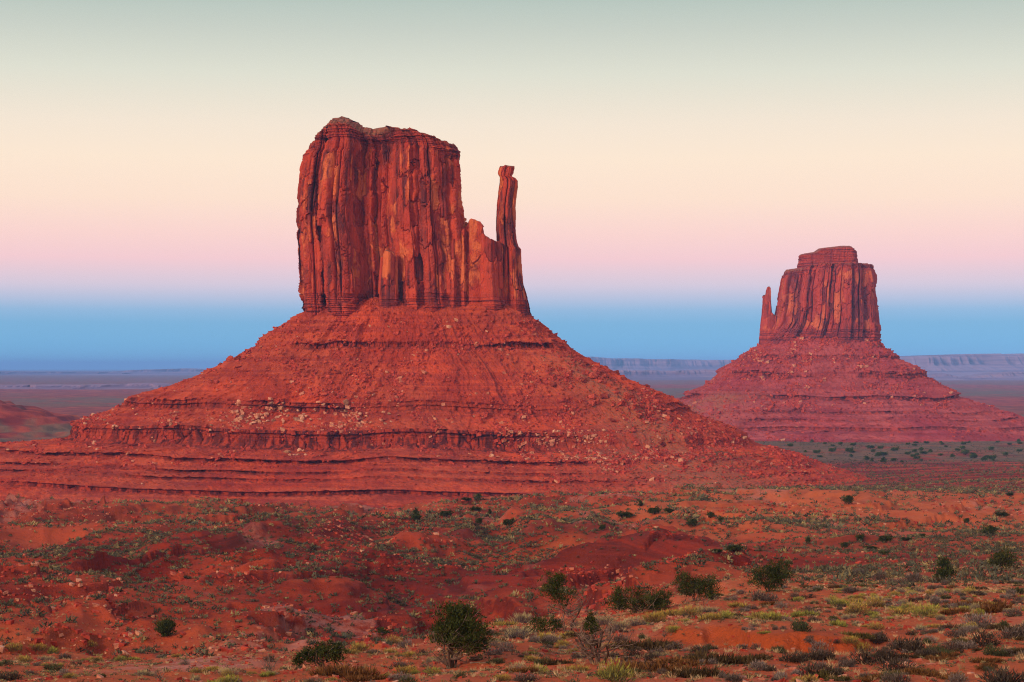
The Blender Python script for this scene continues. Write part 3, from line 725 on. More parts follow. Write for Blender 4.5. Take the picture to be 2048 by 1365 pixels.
# ---------------------------------------------------------------- vegetation and rock materials
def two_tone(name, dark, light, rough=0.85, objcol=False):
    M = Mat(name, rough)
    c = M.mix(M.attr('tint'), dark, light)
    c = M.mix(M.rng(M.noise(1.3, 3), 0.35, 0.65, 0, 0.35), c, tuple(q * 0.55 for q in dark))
    if objcol:
        oi = M.t.nodes.new('ShaderNodeObjectInfo')
        c = M.mix(1.0, c, oi.outputs['Color'], 'MULTIPLY')
    return M.done(c)
M_JUN = two_tone('juniper_scales', (0.018, 0.028, 0.007), (0.085, 0.088, 0.022), 0.8, True)
M_BARK = two_tone('juniper_bark', (0.060, 0.030, 0.022), (0.22, 0.14, 0.105))
M_DEAD = two_tone('weathered_deadwood', (0.10, 0.058, 0.043), (0.30, 0.205, 0.155))
M_SAGE = two_tone('sagebrush_twigs', (0.055, 0.034, 0.028), (0.19, 0.145, 0.115), 0.9, True)
M_RABB = two_tone('rabbitbrush_stems', (0.10, 0.075, 0.045), (0.42, 0.34, 0.075), 0.9, True)
M_MAT = two_tone('blackbrush_twigs', (0.034, 0.021, 0.012), (0.15, 0.105, 0.045), 0.9, True)
M_GRASS = two_tone('dry_grass', (0.30, 0.165, 0.075), (0.60, 0.42, 0.22))
def mat_scrub():
    M = Mat('valley_scrub', 0.9)
    a = M.attr('sort'); t = M.attr('tint')
    dark = M.mix(t, (0.022, 0.022, 0.014), (0.10, 0.095, 0.060))
    straw = M.mix(t, (0.11, 0.075, 0.035), (0.34, 0.25, 0.10))
    return M.done(M.mix(a, dark, straw))
M_SCRUB = mat_scrub()
def mat_rock(name, a, b, attr=False):
    M = Mat(name, 0.92)
    c = M.mix(M.rng(M.noise(0.5, 5, 0.65), 0.35, 0.65), a, b)
    if attr:
        c = M.mix(M.attr('tint'), c, M.mix(M.rng(M.noise(0.5, 5, 0.65), 0.35, 0.65), (0.42, 0.15, 0.085), (0.60, 0.30, 0.18)))
    else:
        oi = M.t.nodes.new('ShaderNodeObjectInfo')
        c = M.mix(1.0, c, oi.outputs['Color'], 'MULTIPLY')
    M.bump(M.noise(2.2, 5, 0.7), 0.35)
    return M.done(c)
M_ROCKR = mat_rock('fallen_red_sandstone', (0.26, 0.030, 0.020), (0.50, 0.085, 0.045))
M_ROCKP = mat_rock('fallen_pale_sandstone', (0.42, 0.15, 0.085), (0.62, 0.32, 0.19))
M_RUBBLE = mat_rock('rubble_sandstone', (0.26, 0.028, 0.020), (0.48, 0.075, 0.042), True)

# ---------------------------------------------------------------- fallen rocks
def ico(sub):
    t = (1 + 5 ** 0.5) / 2
    v = [(-1, t, 0), (1, t, 0), (-1, -t, 0), (1, -t, 0), (0, -1, t), (0, 1, t), (0, -1, -t), (0, 1, -t), (t, 0, -1), (t, 0, 1), (-t, 0, -1), (-t, 0, 1)]
    f = [(0, 11, 5), (0, 5, 1), (0, 1, 7), (0, 7, 10), (0, 10, 11), (1, 5, 9), (5, 11, 4), (11, 10, 2), (10, 7, 6), (7, 1, 8), (3, 9, 4), (3, 4, 2), (3, 2, 6), (3, 6, 8), (3, 8, 9), (4, 9, 5), (2, 4, 11), (6, 2, 10), (8, 6, 7), (9, 8, 1)]
    v = [Vector(p).normalized() for p in v]
    for _ in range(sub):
        cache = {}; nf = []
        def mid(a, b):
            key = (min(a, b), max(a, b))
            if key not in cache:
                cache[key] = len(v); v.append(((v[a] + v[b]) / 2).normalized())
            return cache[key]
        for a, b, c in f:
            x, y, z = mid(a, b), mid(b, c), mid(c, a)
            nf += [(a, x, z), (b, y, x), (c, z, y), (x, y, z)]
        f = nf
    return np.array([tuple(p) for p in v]), np.array(f)
IV, IF = ico(2)
def rock_mesh(seed, mat):
    rs = np.random.default_rng(seed)
    v = IV.copy()
    for _ in range(9):                       # broken along flat joints
        n = rs.normal(size=3); n /= np.linalg.norm(n); h = rs.uniform(0.45, 0.8)
        d = v @ n
        v = v - np.clip(d - h, 0, None)[:, None] * n[None, :]
    v *= (1 + 0.05 * rs.normal(size=(len(v), 1)))
    v *= np.array([rs.uniform(0.8, 1.25), rs.uniform(0.8, 1.15), rs.uniform(0.55, 0.9)])
    v[:, 2] += 0.25
    return make_mesh('boulder', v, IF, mat)
RR_ = [rock_mesh(900 + i, M_ROCKR) for i in range(7)]; RP_ = [rock_mesh(950 + i, M_ROCKP) for i in range(6)]

def project(V):
    return CX + F * V[..., 0] / V[..., 1], HY - F * V[..., 2] / V[..., 1]
TPX, TPY = project(TV1)
front1 = TV1[..., 1] < D1 + 20
def pick(x0, x1, y0, y1, n, noise_seed, clump=1.0):
    m = front1 & (TPX > x0) & (TPX < x1) & (TPY > y0) & (TPY < y1)
    ii, jj = np.nonzero(m)
    w = np.exp(2.2 * clump * fbm(TPX[ii, jj] / 38, TPY[ii, jj] / 24, 3, noise_seed))
    c = rng.choice(len(ii), size=min(n, len(ii)), replace=False, p=w / w.sum())
    return TV1[ii[c], jj[c]]
BOULD = [  # region of the slope, how many, size, pale?, look, place, group
    ((470, 790, 806, 850), 74, (1.3, 2.7), 1, 'pale tan boulder', 'strewn above the lower cliff band of the near butte', 'pale boulders above the lower cliff band'),
    ((640, 810, 722, 800), 46, (1.5, 3.2), 0, 'red boulder', 'piled above the middle ledge of the near butte', 'red boulders above the middle ledge'),
    ((400, 545, 682, 775), 14, (1.8, 3.4), 0, 'red boulder', 'on the left skyline slope of the near butte', 'boulders on the left skyline of the near butte'),
    ((1090, 1300, 712, 800), 24, (2.2, 4.4), 0, 'large red boulder', 'on the right skyline slope of the near butte', 'boulders on the right skyline of the near butte'),
    ((1080, 1450, 800, 940), 62, (1.7, 4.0), 0, 'red boulder', 'in the debris fan right of the lower cliff band', 'boulders in the debris fan'),
    ((160, 470, 815, 905), 34, (1.3, 2.5), 1, 'pale tan boulder', 'on the low left slope of the near butte', 'pale boulders on the low left slope'),
    ((980, 1240, 860, 925), 20, (1.2, 2.6), 1, 'pale tan boulder', 'at the foot of the debris fan by the lower cliff band', 'pale boulders at the foot of the debris fan'),
    ((560, 640, 882, 912), 7, (1.4, 3.0), 1, 'pale tan boulder', 'fallen at the foot of the lower cliff band', 'pale boulders fallen below the lower cliff band')]
rb = random.Random(5)
SIZEW = [(1.5, 'small'), (2.3, 'middling'), (9, 'big')]
for (box, n, (s0, s1), pale, look, place, grp) in BOULD:
    for p in pick(*box, n, 700 + n):
        sc = (s0 + (s1 - s0) * rb.random() ** 2) * (0.7 + 0.45 * rb.random())
        mi = rb.randrange(6)
        o = link('boulder', (RP_ if pale else RR_)[mi])
        o.location = p; o.rotation_euler = (rb.uniform(-.3, .3), rb.uniform(-.3, .3), rb.uniform(0, 6.28))
        o.scale = (sc * rb.uniform(.8, 1.3), sc, sc * rb.uniform(.75, 1.1))
        dk = rb.random() < (0.25 if pale else 0.4)
        q = rb.uniform(0.48, 0.62) if dk else rb.uniform(0.9, 1.1)
        o.color = (q, q * (1.0 if pale else 1.05), q, 1)
        look_ = look.replace('pale tan', 'dull brown' if dk else 'pale tan') if pale else look.replace('red', 'dark maroon' if dk else 'bright red')
        szw = next(w for lim, w in SIZEW if sc < lim)
        tag(o, (look_ if 'large' in look_ else szw + ' ' + look_) + ' ' + place, 'boulder', grp)

# smaller rubble nobody could count: angular blocks
CUBE = np.array([(x, y, z) for z in (-.5, .5) for y in (-.5, .5) for x in (-.5, .5)])
CUBF = np.array([(0, 2, 3, 1), (4, 5, 7, 6), (0, 1, 5, 4), (1, 3, 7, 5), (3, 2, 6, 7), (2, 0, 4, 6)])
def blocks(P, size, tint):
    n = len(P)
    c = CUBE[None] * (1 + rng.uniform(-.35, .35, (n, 8, 3))) * np.array([1.15, 1.0, 0.75])
    a = rng.uniform(0, 6.28, n); b = rng.uniform(-.5, .5, n)
    x = c[..., 0] * np.cos(a)[:, None] - c[..., 1] * np.sin(a)[:, None]; y = c[..., 0] * np.sin(a)[:, None] + c[..., 1] * np.cos(a)[:, None]
    z = c[..., 2] + x * np.sin(b)[:, None]
    v = P[:, None, :] + np.stack([x, y, z], -1) * size[:, None, None]
    f = (np.arange(n) * 8)[:, None, None] + CUBF[None]
    return v.reshape(-1, 3), f.reshape(-1, 4), np.repeat(tint, 8)
def slope_rubble(TV, PX_, PY_, m, n, dens, s0, s1, palef):
    ii, jj = np.nonzero(m)
    w = dens(PX_[ii, jj], PY_[ii, jj])
    c = rng.choice(len(ii), n, replace=False, p=w / w.sum())
    P = TV[ii[c], jj[c]]
    sz = s0 * (s1 / s0) ** (rng.random(n) ** 2.2)
    t = (rng.random(n) < palef(PX_[ii[c], jj[c]], PY_[ii[c], jj[c]])) * rng.uniform(0.5, 1, n)
    return blocks(P, sz, t)
d1 = lambda x, y: np.exp(2.6 * fbm(x / 42, y / 26, 3, 733)) * (0.25 + 1.2 * np.exp(-((x - 640) / 190) ** 2 - ((y - 828) / 28) ** 2) + 1.2 * np.exp(-((x - 1240) / 230) ** 2 - ((y - 870) / 90) ** 2) + 0.9 * np.exp(-((x - 730) / 130) ** 2 - ((y - 755) / 45) ** 2)) * np.where((y > 640) & (y < 935 + 35 * (x > 1100)), 1, 0.06)
p1 = lambda x, y: 0.07 + 0.6 * np.exp(-((x - 600) / 230) ** 2 - ((y - 832) / 30) ** 2) + 0.45 * np.exp(-((x - 1130) / 150) ** 2 - ((y - 890) / 40) ** 2)
rv1, rf1, rt1 = slope_rubble(TV1, TPX, TPY, front1 & (TPY < 990), 9000, d1, 0.8, 3.0, p1)
T2X, T2Y = project(TV2)
d2 = lambda x, y: np.exp(2.4 * fbm(x / 22, y / 18, 3, 743)) * (0.3 + np.exp(-((x - 1590 + (y - 760) * .6) / 90) ** 2) + .4 * np.exp(-((x - 1690) / 40) ** 2 - ((y - 700) / 25) ** 2)) * np.where(y < 825, 1, .15)
p2 = lambda x, y: 0.07 + 0 * x
rv2, rf2, rt2 = slope_rubble(TV2, T2X, T2Y, TV2[..., 1] < D2 + 30, 4500, d2, 1.3, 5.0, p2)
# loose stones along the ledges of the badlands
lw = (bad * (0.15 + 2.0 * ledgeg) * sstep(-0.1, 0.4, fbm(GX / 45, GY / 70, 3, 751)))[:, :NF] * GVIS * (GD[:, :NF] ** 2) * (GPX[:, :NF] < 2100)
idx = rng.choice(lw.size, 8000, replace=False, p=(lw / lw.sum()).ravel())
gi, gj = np.unravel_index(idx, lw.shape)
P = np.stack([GX[gi, gj], GY[gi, gj], GZ[gi, gj] + 0.05], -1)
rv3, rf3, rt3 = blocks(P, 0.16 * (1.0 / 0.16) ** (rng.random(len(P)) ** 2.0), (rng.random(len(P)) < 0.3) * rng.uniform(.3, 1, len(P)))
gw = ((GD > 90) & (GD < 280))[:, :NF] * GVIS * (GD[:, :NF] ** 2) * np.exp(1.6 * fbm(GX[:, :NF] / 7, GY[:, :NF] / 12, 3, 761))
idx = rng.choice(gw.size, 9000, p=(gw / gw.sum()).ravel())
gi, gj = np.unravel_index(idx, gw.shape)
gi2, gj2 = gi - 1, np.maximum(gj - 1, 0)
t_, u_ = rng.random(len(gi)), rng.random(len(gi))
gl = lambda G: (G[gi, gj] * t_ + G[gi2, gj] * (1 - t_)) * u_ + (G[gi, gj2] * t_ + G[gi2, gj2] * (1 - t_)) * (1 - u_)
rv4, rf4, rt4 = blocks(np.stack([gl(GX), gl(GY), gl(GZ)], -1), 0.05 * (.34 / .05) ** (rng.random(len(gi)) ** 2.0), (rng.random(len(gi)) < .35) * rng.uniform(.3, 1, len(gi)))
for nm, v_, f_, t_ in (('rubble', rv1, rf1, rt1), ('rubble', rv2, rf2, rt2), ('loose_stones', rv3, rf3, rt3), ('gravel', rv4, rf4, rt4)):
    o = link(nm, make_mesh(nm, v_, f_, M_RUBBLE, False, dict(tint=t_)))
    o['kind'] = 'stuff'

# ---------------------------------------------------------------- plants
def tris(P, dirs, ln, wd, rs):
    """one thin triangle per leaf or twig: base at P, tip along dirs"""
    n = len(P)
    side = np.cross(dirs, rs.normal(size=(n, 3))); side /= np.linalg.norm(side, axis=1, keepdims=True) + 1e-9
    a = P - side * wd[:, None] / 2; b = P + side * wd[:, None] / 2; c = P + dirs * ln[:, None]
    return np.stack([a, b, c], 1).reshape(-1, 3)
def unit(v):
    return v / (np.linalg.norm(v, axis=-1, keepdims=True) + 1e-9)

def shrub_mesh(name, sort, seed, n, mat):
    rs = np.random.default_rng(seed)
    lob = {'sage': [1, 3, 2, 4], 'rabb': [1, 2, 3, 1], 'mat': [4, 5, 4, 3], 'grass': [1, 1, 2, 1]}[sort][seed % 4]
    asp = {'sage': .66, 'rabb': .62, 'mat': .30, 'grass': .55}[sort] * rs.uniform(.85, 1.15)
    cs = np.zeros((lob, 3)); rad = np.full(lob, .5)
    if lob > 1:
        cs[:, 0] = np.linspace(-.28, .28, lob) + rs.normal(0, .06, lob); cs[:, 1] = rs.normal(0, .13, lob); rad = rs.uniform(.24, .36, lob)
    k = rs.integers(0, lob, n)
    u = unit(rs.normal(size=(n, 3))); u[:, 2] = np.abs(u[:, 2])
    lump = 1 + 0.26 * fbm(u[:, 0] * 2.4 + seed, u[:, 1] * 2.4 + u[:, 2] * 2.0, 2, seed)
    if sort in ('sage', 'mat'):
        r = rad[k] * (rs.random(n) ** 0.42) * lump
        P = cs[k] + u * r[:, None] * np.array([1, 1, asp * 2 * .5 / .5 if False else asp * 1.55])
        dr = unit(u * 0.8 + np.array([0, 0, .75]) + rs.normal(0, .45, (n, 3)))
        ln = rs.uniform(.07, .17, n); wd = rs.uniform(.018, .042, n)
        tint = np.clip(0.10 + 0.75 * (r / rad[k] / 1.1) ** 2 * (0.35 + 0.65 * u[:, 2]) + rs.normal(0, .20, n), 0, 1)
    elif sort == 'rabb':
        t = rs.random(n) ** 0.5
        P = cs[k] + u * (rad[k] * t * lump)[:, None] * np.array([1, 1, asp * 1.5])
        dr = unit(u * np.array([.8, .8, .6]) + np.array([0, 0, .8]) + rs.normal(0, .22, (n, 3)))
        ln = rs.uniform(.10, .22, n); wd = rs.uniform(.015, .034, n)
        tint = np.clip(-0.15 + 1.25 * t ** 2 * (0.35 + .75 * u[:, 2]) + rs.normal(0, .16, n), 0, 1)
    else:
        a = rs.uniform(0, 6.28, n); rr_ = rs.random(n) ** .7 * .18
        P = cs[k] + np.stack([rr_ * np.cos(a), rr_ * np.sin(a), 0 * a], -1)
        dr = unit(np.stack([np.cos(a), np.sin(a), 0 * a], -1) * rs.uniform(.1, .9, n)[:, None] + np.array([0, 0, 1]) + rs.normal(0, .15, (n, 3)))
        ln = rs.uniform(.25, .62, n); wd = rs.uniform(.012, .03, n)
        tint = np.clip(rs.normal(.5, .3, n), 0, 1)
    V = tris(P, dr, ln, wd, rs)
    V[:, 2] = np.maximum(V[:, 2], -0.02)
    return make_mesh(name, V, np.arange(3 * n).reshape(-1, 3), mat, False, dict(tint=np.clip(tint, 0, 1)))

def tube(pts, rad, sides=6):
    pts = np.asarray(pts, float); n = len(pts)
    tg = unit(np.gradient(pts, axis=0))
    up = np.where(np.abs(tg[:, 2:3]) > .9, np.array([[1, 0, 0]]), np.array([[0, 0, 1]]))
    a = unit(np.cross(tg, up)); b = np.cross(tg, a)
    an = np.linspace(0, 2 * math.pi, sides, endpoint=False)
    v = pts[:, None] + np.asarray(rad)[:, None, None] * (np.cos(an)[None, :, None] * a[:, None] + np.sin(an)[None, :, None] * b[:, None])
    return v.reshape(-1, 3), grid_faces(n, sides, True)

def grow(rs, base, d, length, rad, depth, out, tips, gnarl=0.35, lift=0.12, kids=(2, 4), spread=0.8):
    n = 8
    p = np.array(base, float); d = unit(np.array(d, float)); pts = [p.copy()]
    for i in range(n):
        d = unit(d + rs.normal(0, gnarl / 2.2, 3) + np.array([0, 0, lift]))
        p = p + d * length / n
        pts.append(p.copy())
    pts = np.array(pts); rads = rad * np.linspace(1, .38, n + 1) * (1 + .10 * rs.normal(size=n + 1))
    out.append((pts, np.abs(rads)))
    if depth == 0:
        tips.append(pts[-1]); tips.append(pts[n // 2]); return
    for _ in range(rs.integers(*kids)):
        i = rs.integers(3, n + 1)
        dd = unit(pts[i] - pts[i - 1] + rs.normal(0, spread, 3) * np.array([1, 1, .7]))
        grow(rs, pts[i], dd, length * rs.uniform(.5, .78), rads[i] * .72, depth - 1, out, tips, gnarl, lift, kids, spread)

def wood_mesh(name, limbs, mat, seed, sides=6):
    vs, fs, k = [], [], 0
    for pts, rad in limbs:
        v, f = tube(pts, rad, sides if rad[0] > .03 else 4)
        vs.append(v); fs.append(f + k); k += len(v)
    v = np.concatenate(vs); f = np.concatenate(fs)
    return make_mesh(name, v, f, mat, True, dict(tint=np.clip(.4 + .8 * fbm(v[:, 0] * 9 + v[:, 2] * 2, v[:, 1] * 9, 2, seed), 0, 1)))

def crown_mesh(name, lobes, n_clump, n_leaf, leaf, seed, mat, fill=.5, clump=.13, extra=None):
    """foliage sprays in clumps spread through lobes (centre, half sizes); gaps stay open between the clumps"""
    rs = np.random.default_rng(seed)
    vol = np.array([l[1][0] * l[1][1] * l[1][2] for l in lobes]) ** .8
    k = rs.choice(len(lobes), n_clump, p=vol / vol.sum())
    c0 = np.array([l[0] for l in lobes]); hs = np.array([l[1] for l in lobes])
    u = unit(rs.normal(size=(n_clump, 3)))
    lump = 1 + .22 * fbm(u[:, 0] * 2.1 + seed, u[:, 1] * 2.1 + 3 * u[:, 2], 2, seed)
    r = (rs.random(n_clump) ** fill) * lump
    Cc = c0[k] + u * r[:, None] * hs[k]
    if extra is not None: Cc = np.concatenate([Cc, extra]); 
    nc = len(Cc)
    leaf = leaf * 1.45
    cl = clump * np.mean(hs[:, 0]) * rs.uniform(.6, 1.35, nc)
    ct = rs.uniform(0, .75, nc)
    i = np.repeat(np.arange(nc), n_leaf); n = len(i)
    off = rs.normal(size=(n, 3)) * np.array([1, 1, .85])
    P = Cc[i] + off * cl[i][:, None]
    dr = unit(off * .5 + np.array([0, 0, .9]) + rs.normal(0, .5, (n, 3)))
    ln = leaf * rs.uniform(.7, 1.6, n); wd = leaf * rs.uniform(.35, .7, n)
    V = tris(P, dr, ln, wd, rs)
    V[:, 2] = np.maximum(V[:, 2], .02)
    tint = np.clip(ct[i] + rs.normal(0, .18, n), 0, 1)
    return make_mesh(name, V, np.arange(3 * n).reshape(-1, 3), mat, False, dict(tint=tint))

def juniper(label, px, py, hpx, wpx, seed, lobes, n_clump, n_leaf=34, leaf=.10, stems=4, stem_h=.55, stem_r=.09, depth=2, dead=0, lean=(0, 0), col=(1, 1, 1, 1), group=None, clump=.16, fill=.45, spread=.8, dead_h=.5, trunk_x=0.0):
    g = ground_at(px, py); m = g.y / F
    H, W = hpx * m, wpx * m
    rs = np.random.default_rng(seed)
    t = empty('juniper_tree', g - Vector((0, 0, .05)))
    tag(t, label, 'tree', group)
    limbs, tips = [], []
    for s_ in range(stems):
        a = 2 * math.pi * s_ / max(stems, 1) + rs.uniform(-.5, .5)
        d = (math.cos(a) * .55 * spread + lean[0], math.sin(a) * .45 * spread, 1.0)
        grow(rs, (trunk_x * W + .05 * W * math.cos(a), .05 * W * math.sin(a), -.15), d, H * stem_h, stem_r * rs.uniform(.7, 1.1), depth, limbs, tips)
    wood = wood_mesh('trunk', limbs, M_BARK, seed)
    link('trunk', wood, t)
    lob = [((x * W, y * W, z * H), (rx * W, ry * W, rz * H)) for (x, y, z, rx, ry, rz) in lobes]
    cr_ = link('crown', crown_mesh('crown', lob, n_clump, n_leaf, leaf, seed + 1, M_JUN, fill, clump), t)
    cr_.color = col
    if dead:
        dl, dt = [], []
        for _ in range(dead):
            a = rs.uniform(0, 2 * math.pi)
            st_ = np.array([trunk_x * W + rs.uniform(-.08, .08) * W, rs.uniform(-.1, .02) * W, rs.uniform(.02, .45) * H])
            grow(rs, st_, (math.cos(a) * 1.0, -abs(math.sin(a)) * .6, rs.uniform(-.1, .7)), W * rs.uniform(.25, .55) * (dead_h + .5), stem_r * .30, 2, dl, dt, .4, .06, (2, 4), .9)
        link('dead_branch', wood_mesh('dead_branch', dl, M_DEAD, seed + 3, 5), t)
    return t

juniper('big round dark green juniper with bare twisted trunk and grey dead twigs, in foreground', 920, 1333, 130, 122, 1001,
        [(.06, 0, .60, .42, .40, .34), (.16, 0, .42, .36, .36, .22), (-.10, .05, .68, .32, .32, .26), (-.28, .1, .45, .2, .2, .2), (.30, 0, .36, .18, .2, .14), (0.02, 0, .82, .26, .26, .15)],
        230, 44, .105, stems=5, stem_h=.50, stem_r=.12, dead=16, dead_h=.7, trunk_x=-.14, clump=.19)
juniper('thin open juniper with grey dead twigs, a dense lower clump at its left', 1114, 1264, 122, 104, 1011,
        [(-.06, 0, .74, .27, .25, .22), (.08, 0, .60, .30, .25, .2), (-.30, -.05, .13, .30, .28, .13), (.02, 0, .88, .18, .18, .1), (.0, 0, .12, .18, .2, .12)],
        150, 30, .10, stems=2, stem_h=.62, stem_r=.10, dead=14, dead_h=.8, trunk_x=.22, clump=.17, fill=.6)
juniper('half dead gnarled juniper with dark twisted trunk and one small green top', 1190, 1327, 112, 105, 1021,
        [(-.05, 0, .80, .10, .10, .15), (-.02, 0, .62, .09, .1, .09), (-.16, 0, .66, .07, .07, .05)],
        30, 30, .09, stems=4, stem_h=.62, stem_r=.15, dead=20, dead_h=1.0, trunk_x=.05, lean=(-.15, 0), clump=.34, depth=3, spread=1.35)
juniper('wide low dark green juniper thicket standing left of the paired junipers', 1276, 1227, 64, 136, 1031,
        [(-.30, 0, .45, .20, .22, .42), (-.06, 0, .42, .24, .24, .40), (.20, 0, .45, .22, .22, .42), (.36, 0, .38, .14, .18, .34)], 190, 34, .11, stems=4, stem_h=.4, depth=1, clump=.15, dead=5, dead_h=.8)
juniper('full dark juniper made of two joined crowns, beside a bare grey twig', 1392, 1203, 62, 92, 1041,
        [(-.24, 0, .55, .26, .28, .44), (.02, 0, .45, .2, .25, .38), (.26, 0, .44, .25, .26, .40)], 170, 34, .12, stems=4, stem_h=.5, depth=1, clump=.17, dead=2)
juniper('broad dark juniper rising to the right, growing on the open slope', 1540, 1184, 66, 94, 1051,
        [(-.30, 0, .42, .20, .24, .34), (-.02, 0, .50, .24, .26, .42), (.26, 0, .60, .24, .26, .38), (.10, 0, .36, .2, .2, .3)], 180, 34, .125, stems=4, stem_h=.5, depth=1, clump=.17)
juniper('upright juniper of two stacked clumps near the right edge', 1889, 1160, 46, 48, 1061,
        [(-.05, 0, .78, .26, .26, .24), (.02, 0, .30, .44, .4, .30)], 90, 28, .17, stems=2, depth=1, clump=.19, stem_r=.1)
juniper('round open olive juniper at the right edge of the scene', 2012, 1140, 42, 60, 1071,
        [(0, 0, .55, .44, .4, .42), (-.2, 0, .45, .26, .3, .36)], 100, 26, .20, stems=3, depth=1, clump=.17, col=(1.25, 1.05, .9, 1))
juniper('low dark juniper bush behind a brown mat, left of the round juniper', 642, 1334, 56, 112, 1081,
        [(-.22, 0, .42, .22, .25, .36), (.06, 0, .58, .26, .25, .40), (.30, 0, .50, .18, .2, .42), (-.40, 0, .20, .12, .15, .2)], 130, 34, .10, stems=4, stem_h=.5, depth=1, clump=.15, dead=4, fill=.6)
juniper('small round dark juniper standing alone behind the pale wash', 331, 1273, 34, 42, 1091,
        [(0, 0, .50, .47, .46, .46), (.05, 0, .62, .34, .36, .36)], 120, 26, .19, stems=2, depth=1, clump=.17, stem_r=.1, fill=.35)
juniper('small dark juniper on the rim left of the round juniper', 765, 1272, 20, 30, 1093, [(-.1, 0, .5, .35, .35, .45), (.2, 0, .4, .28, .28, .36)], 45, 24, .12, stems=2, depth=1, stem_r=.06)

# junipers of the middle distance: four shapes, copied
def small_juniper(seed, lobes, nc, nl):
    t = empty('juniper_tree', (0, 0, 0))
    rs = np.random.default_rng(seed); limbs, tips = [], []
    for s_ in range(3):
        grow(rs, (0, 0, -.06), (rs.normal(0, .35), rs.normal(0, .3), 1), .45, .03, 1, limbs, tips)
    link('trunk', wood_mesh('trunk', limbs, M_BARK, seed, 4), t)
    link('crown', crown_mesh('crown', lobes, nc, nl, .075, seed, M_JUN, .42, .17), t)
    return t
PROTO = [small_juniper(1201, [((0, 0, .52), (.46, .46, .45)), ((.1, 0, .66), (.30, .3, .32))], 60, 22),
         small_juniper(1202, [((-.22, 0, .45), (.30, .3, .40)), ((.2, 0, .50), (.32, .3, .44))], 60, 22),
         small_juniper(1203, [((0, 0, .35), (.42, .4, .33)), ((0, 0, .68), (.24, .24, .32))], 52, 22),
         small_juniper(1204, [((0, 0, .45), (.48, .4, .36)), ((-.3, 0, .38), (.24, .24, .28)), ((.3, 0, .36), (.2, .24, .3))], 58, 22)]
used = [False] * 4
def put_juniper(kind, px, py, hpx, wpx, label, group, tone=(1, 1, 1, 1), parts=True):
    g = ground_at(px, py); m = g.y / F
    if used[kind]:
        o = PROTO[kind].copy(); COL.objects.link(o)
        for ch in PROTO[kind].children:
            c = ch.copy(); COL.objects.link(c); c.parent = o
    else:
        o = PROTO[kind]; used[kind] = True
    o.location = g; o.scale = (wpx * m, wpx * m, hpx * m); o.rotation_euler = (0, 0, 0.7 * math.sin(px))
    for ch in o.children: ch.color = tone
    tag(o, label, 'tree', group)
    return o
G1 = 'junipers scattered over the valley floor'
SH = ['round', 'double crowned', 'pointed', 'wide low']
for kd, px, py, h, w, wh in [
        (0, 1697, 1009, 19, 24, 'standing alone on the tan rise right of centre'), (3, 1250, 1037, 18, 32, 'in the row at the tan rise, leftmost of three'),
        (1, 1309, 1029, 16, 26, 'in the row at the tan rise, middle of three'), (3, 1337, 1027, 13, 22, 'in the row at the tan rise, rightmost of three'),
        (2, 1281, 1013, 13, 13, 'above the row of junipers on the tan rise'), (0, 1422, 1036, 13, 16, 'behind and right of the row of three'), (0, 1443, 1046, 12, 14, 'just below its round neighbour'),
        (0, 1385, 1053, 16, 24, 'in front of the row on the tan rise'), (0, 958, 1050, 15, 16, 'on the bare sand below the butte centre'), (2, 832, 1040, 25, 20, 'dark and tall on the crest below the main cliff of the near butte'),
        (0, 834, 1043, 14, 20, 'low at the foot of the dark pointed juniper on the crest'), (1, 893, 1034, 14, 26, 'on the pale crest in front of the near butte'), (3, 951, 1024, 13, 24, 'on the crest between the main cliff and the spire'),
        (2, 980, 1028, 11, 11, 'right of the wide low juniper on the crest'), (3, 932, 1003, 10, 20, 'on the skyline of the crest'), (0, 956, 1002, 15, 18, 'grey and thin on the skyline of the crest'),
        (1, 1018, 1053, 17, 22, 'right of the one on bare sand'), (1, 1205, 1062, 14, 14, 'green and small above the maroon bank'), (0, 1720, 1084, 16, 20, 'leftmost of the pair on the right slope'),
        (1, 1772, 1086, 17, 28, 'rightmost of the pair on the right slope'), (0, 1690, 1097, 13, 18, 'below the pair on the right slope'), (3, 1740, 1100, 10, 28, 'under the pair on the right slope'),
        (0, 1980, 1072, 22, 32, 'standing out on the pale right hand slope'), (3, 2004, 1034, 13, 28, 'near the right edge on the red flat'), (0, 1932, 1048, 12, 14, 'on the red flat left of the edge tree'),
        (3, 2018, 992, 8, 16, 'far back near the right edge'), (1, 1471, 1104, 16, 34, 'in the dry wash right of centre'), (3, 1435, 1106, 10, 22, 'in the dry wash left of the double one'),
        (0, 1615, 1088, 14, 12, 'narrow on the slope above the broad juniper'), (3, 1812, 1082, 9, 26, 'low and right of the slope pair'), (0, 1845, 1076, 9, 14, 'small and dark on the right slope'),
        (1, 1770, 1110, 10, 24, 'grey green below the slope pair'), (0, 115, 990, 7, 8, 'tiny on the red terraces at far left'), (0, 500, 980, 4, 7, 'tiny on the lowest terrace')]:
    put_juniper(kd, px, py, h, w, SH[kd] + ' juniper ' + wh, G1, (1.6, 1.5, 2.2, 1) if 'grey' in wh else (1, 1, 1, 1))
rj = random.Random(17)
G2 = 'dark junipers on the green plain before the far butte'
spots = [(1650, 882), (1665, 893), (1700, 905), (1718, 885), (1708, 892), (1745, 905), (1760, 912), (1790, 903), (1815, 910), (1828, 905), (1835, 912), (1860, 905), (1880, 912), (1905, 915), (1930, 910), (1945, 917), (1985, 920), (1975, 915), (2010, 912), (1610, 905), (1625, 880), (1590, 885), (1680, 890), (1690, 878)]
spots += [(rj.uniform(1570, 2060), rj.uniform(874, 925)) for _ in range(60)]
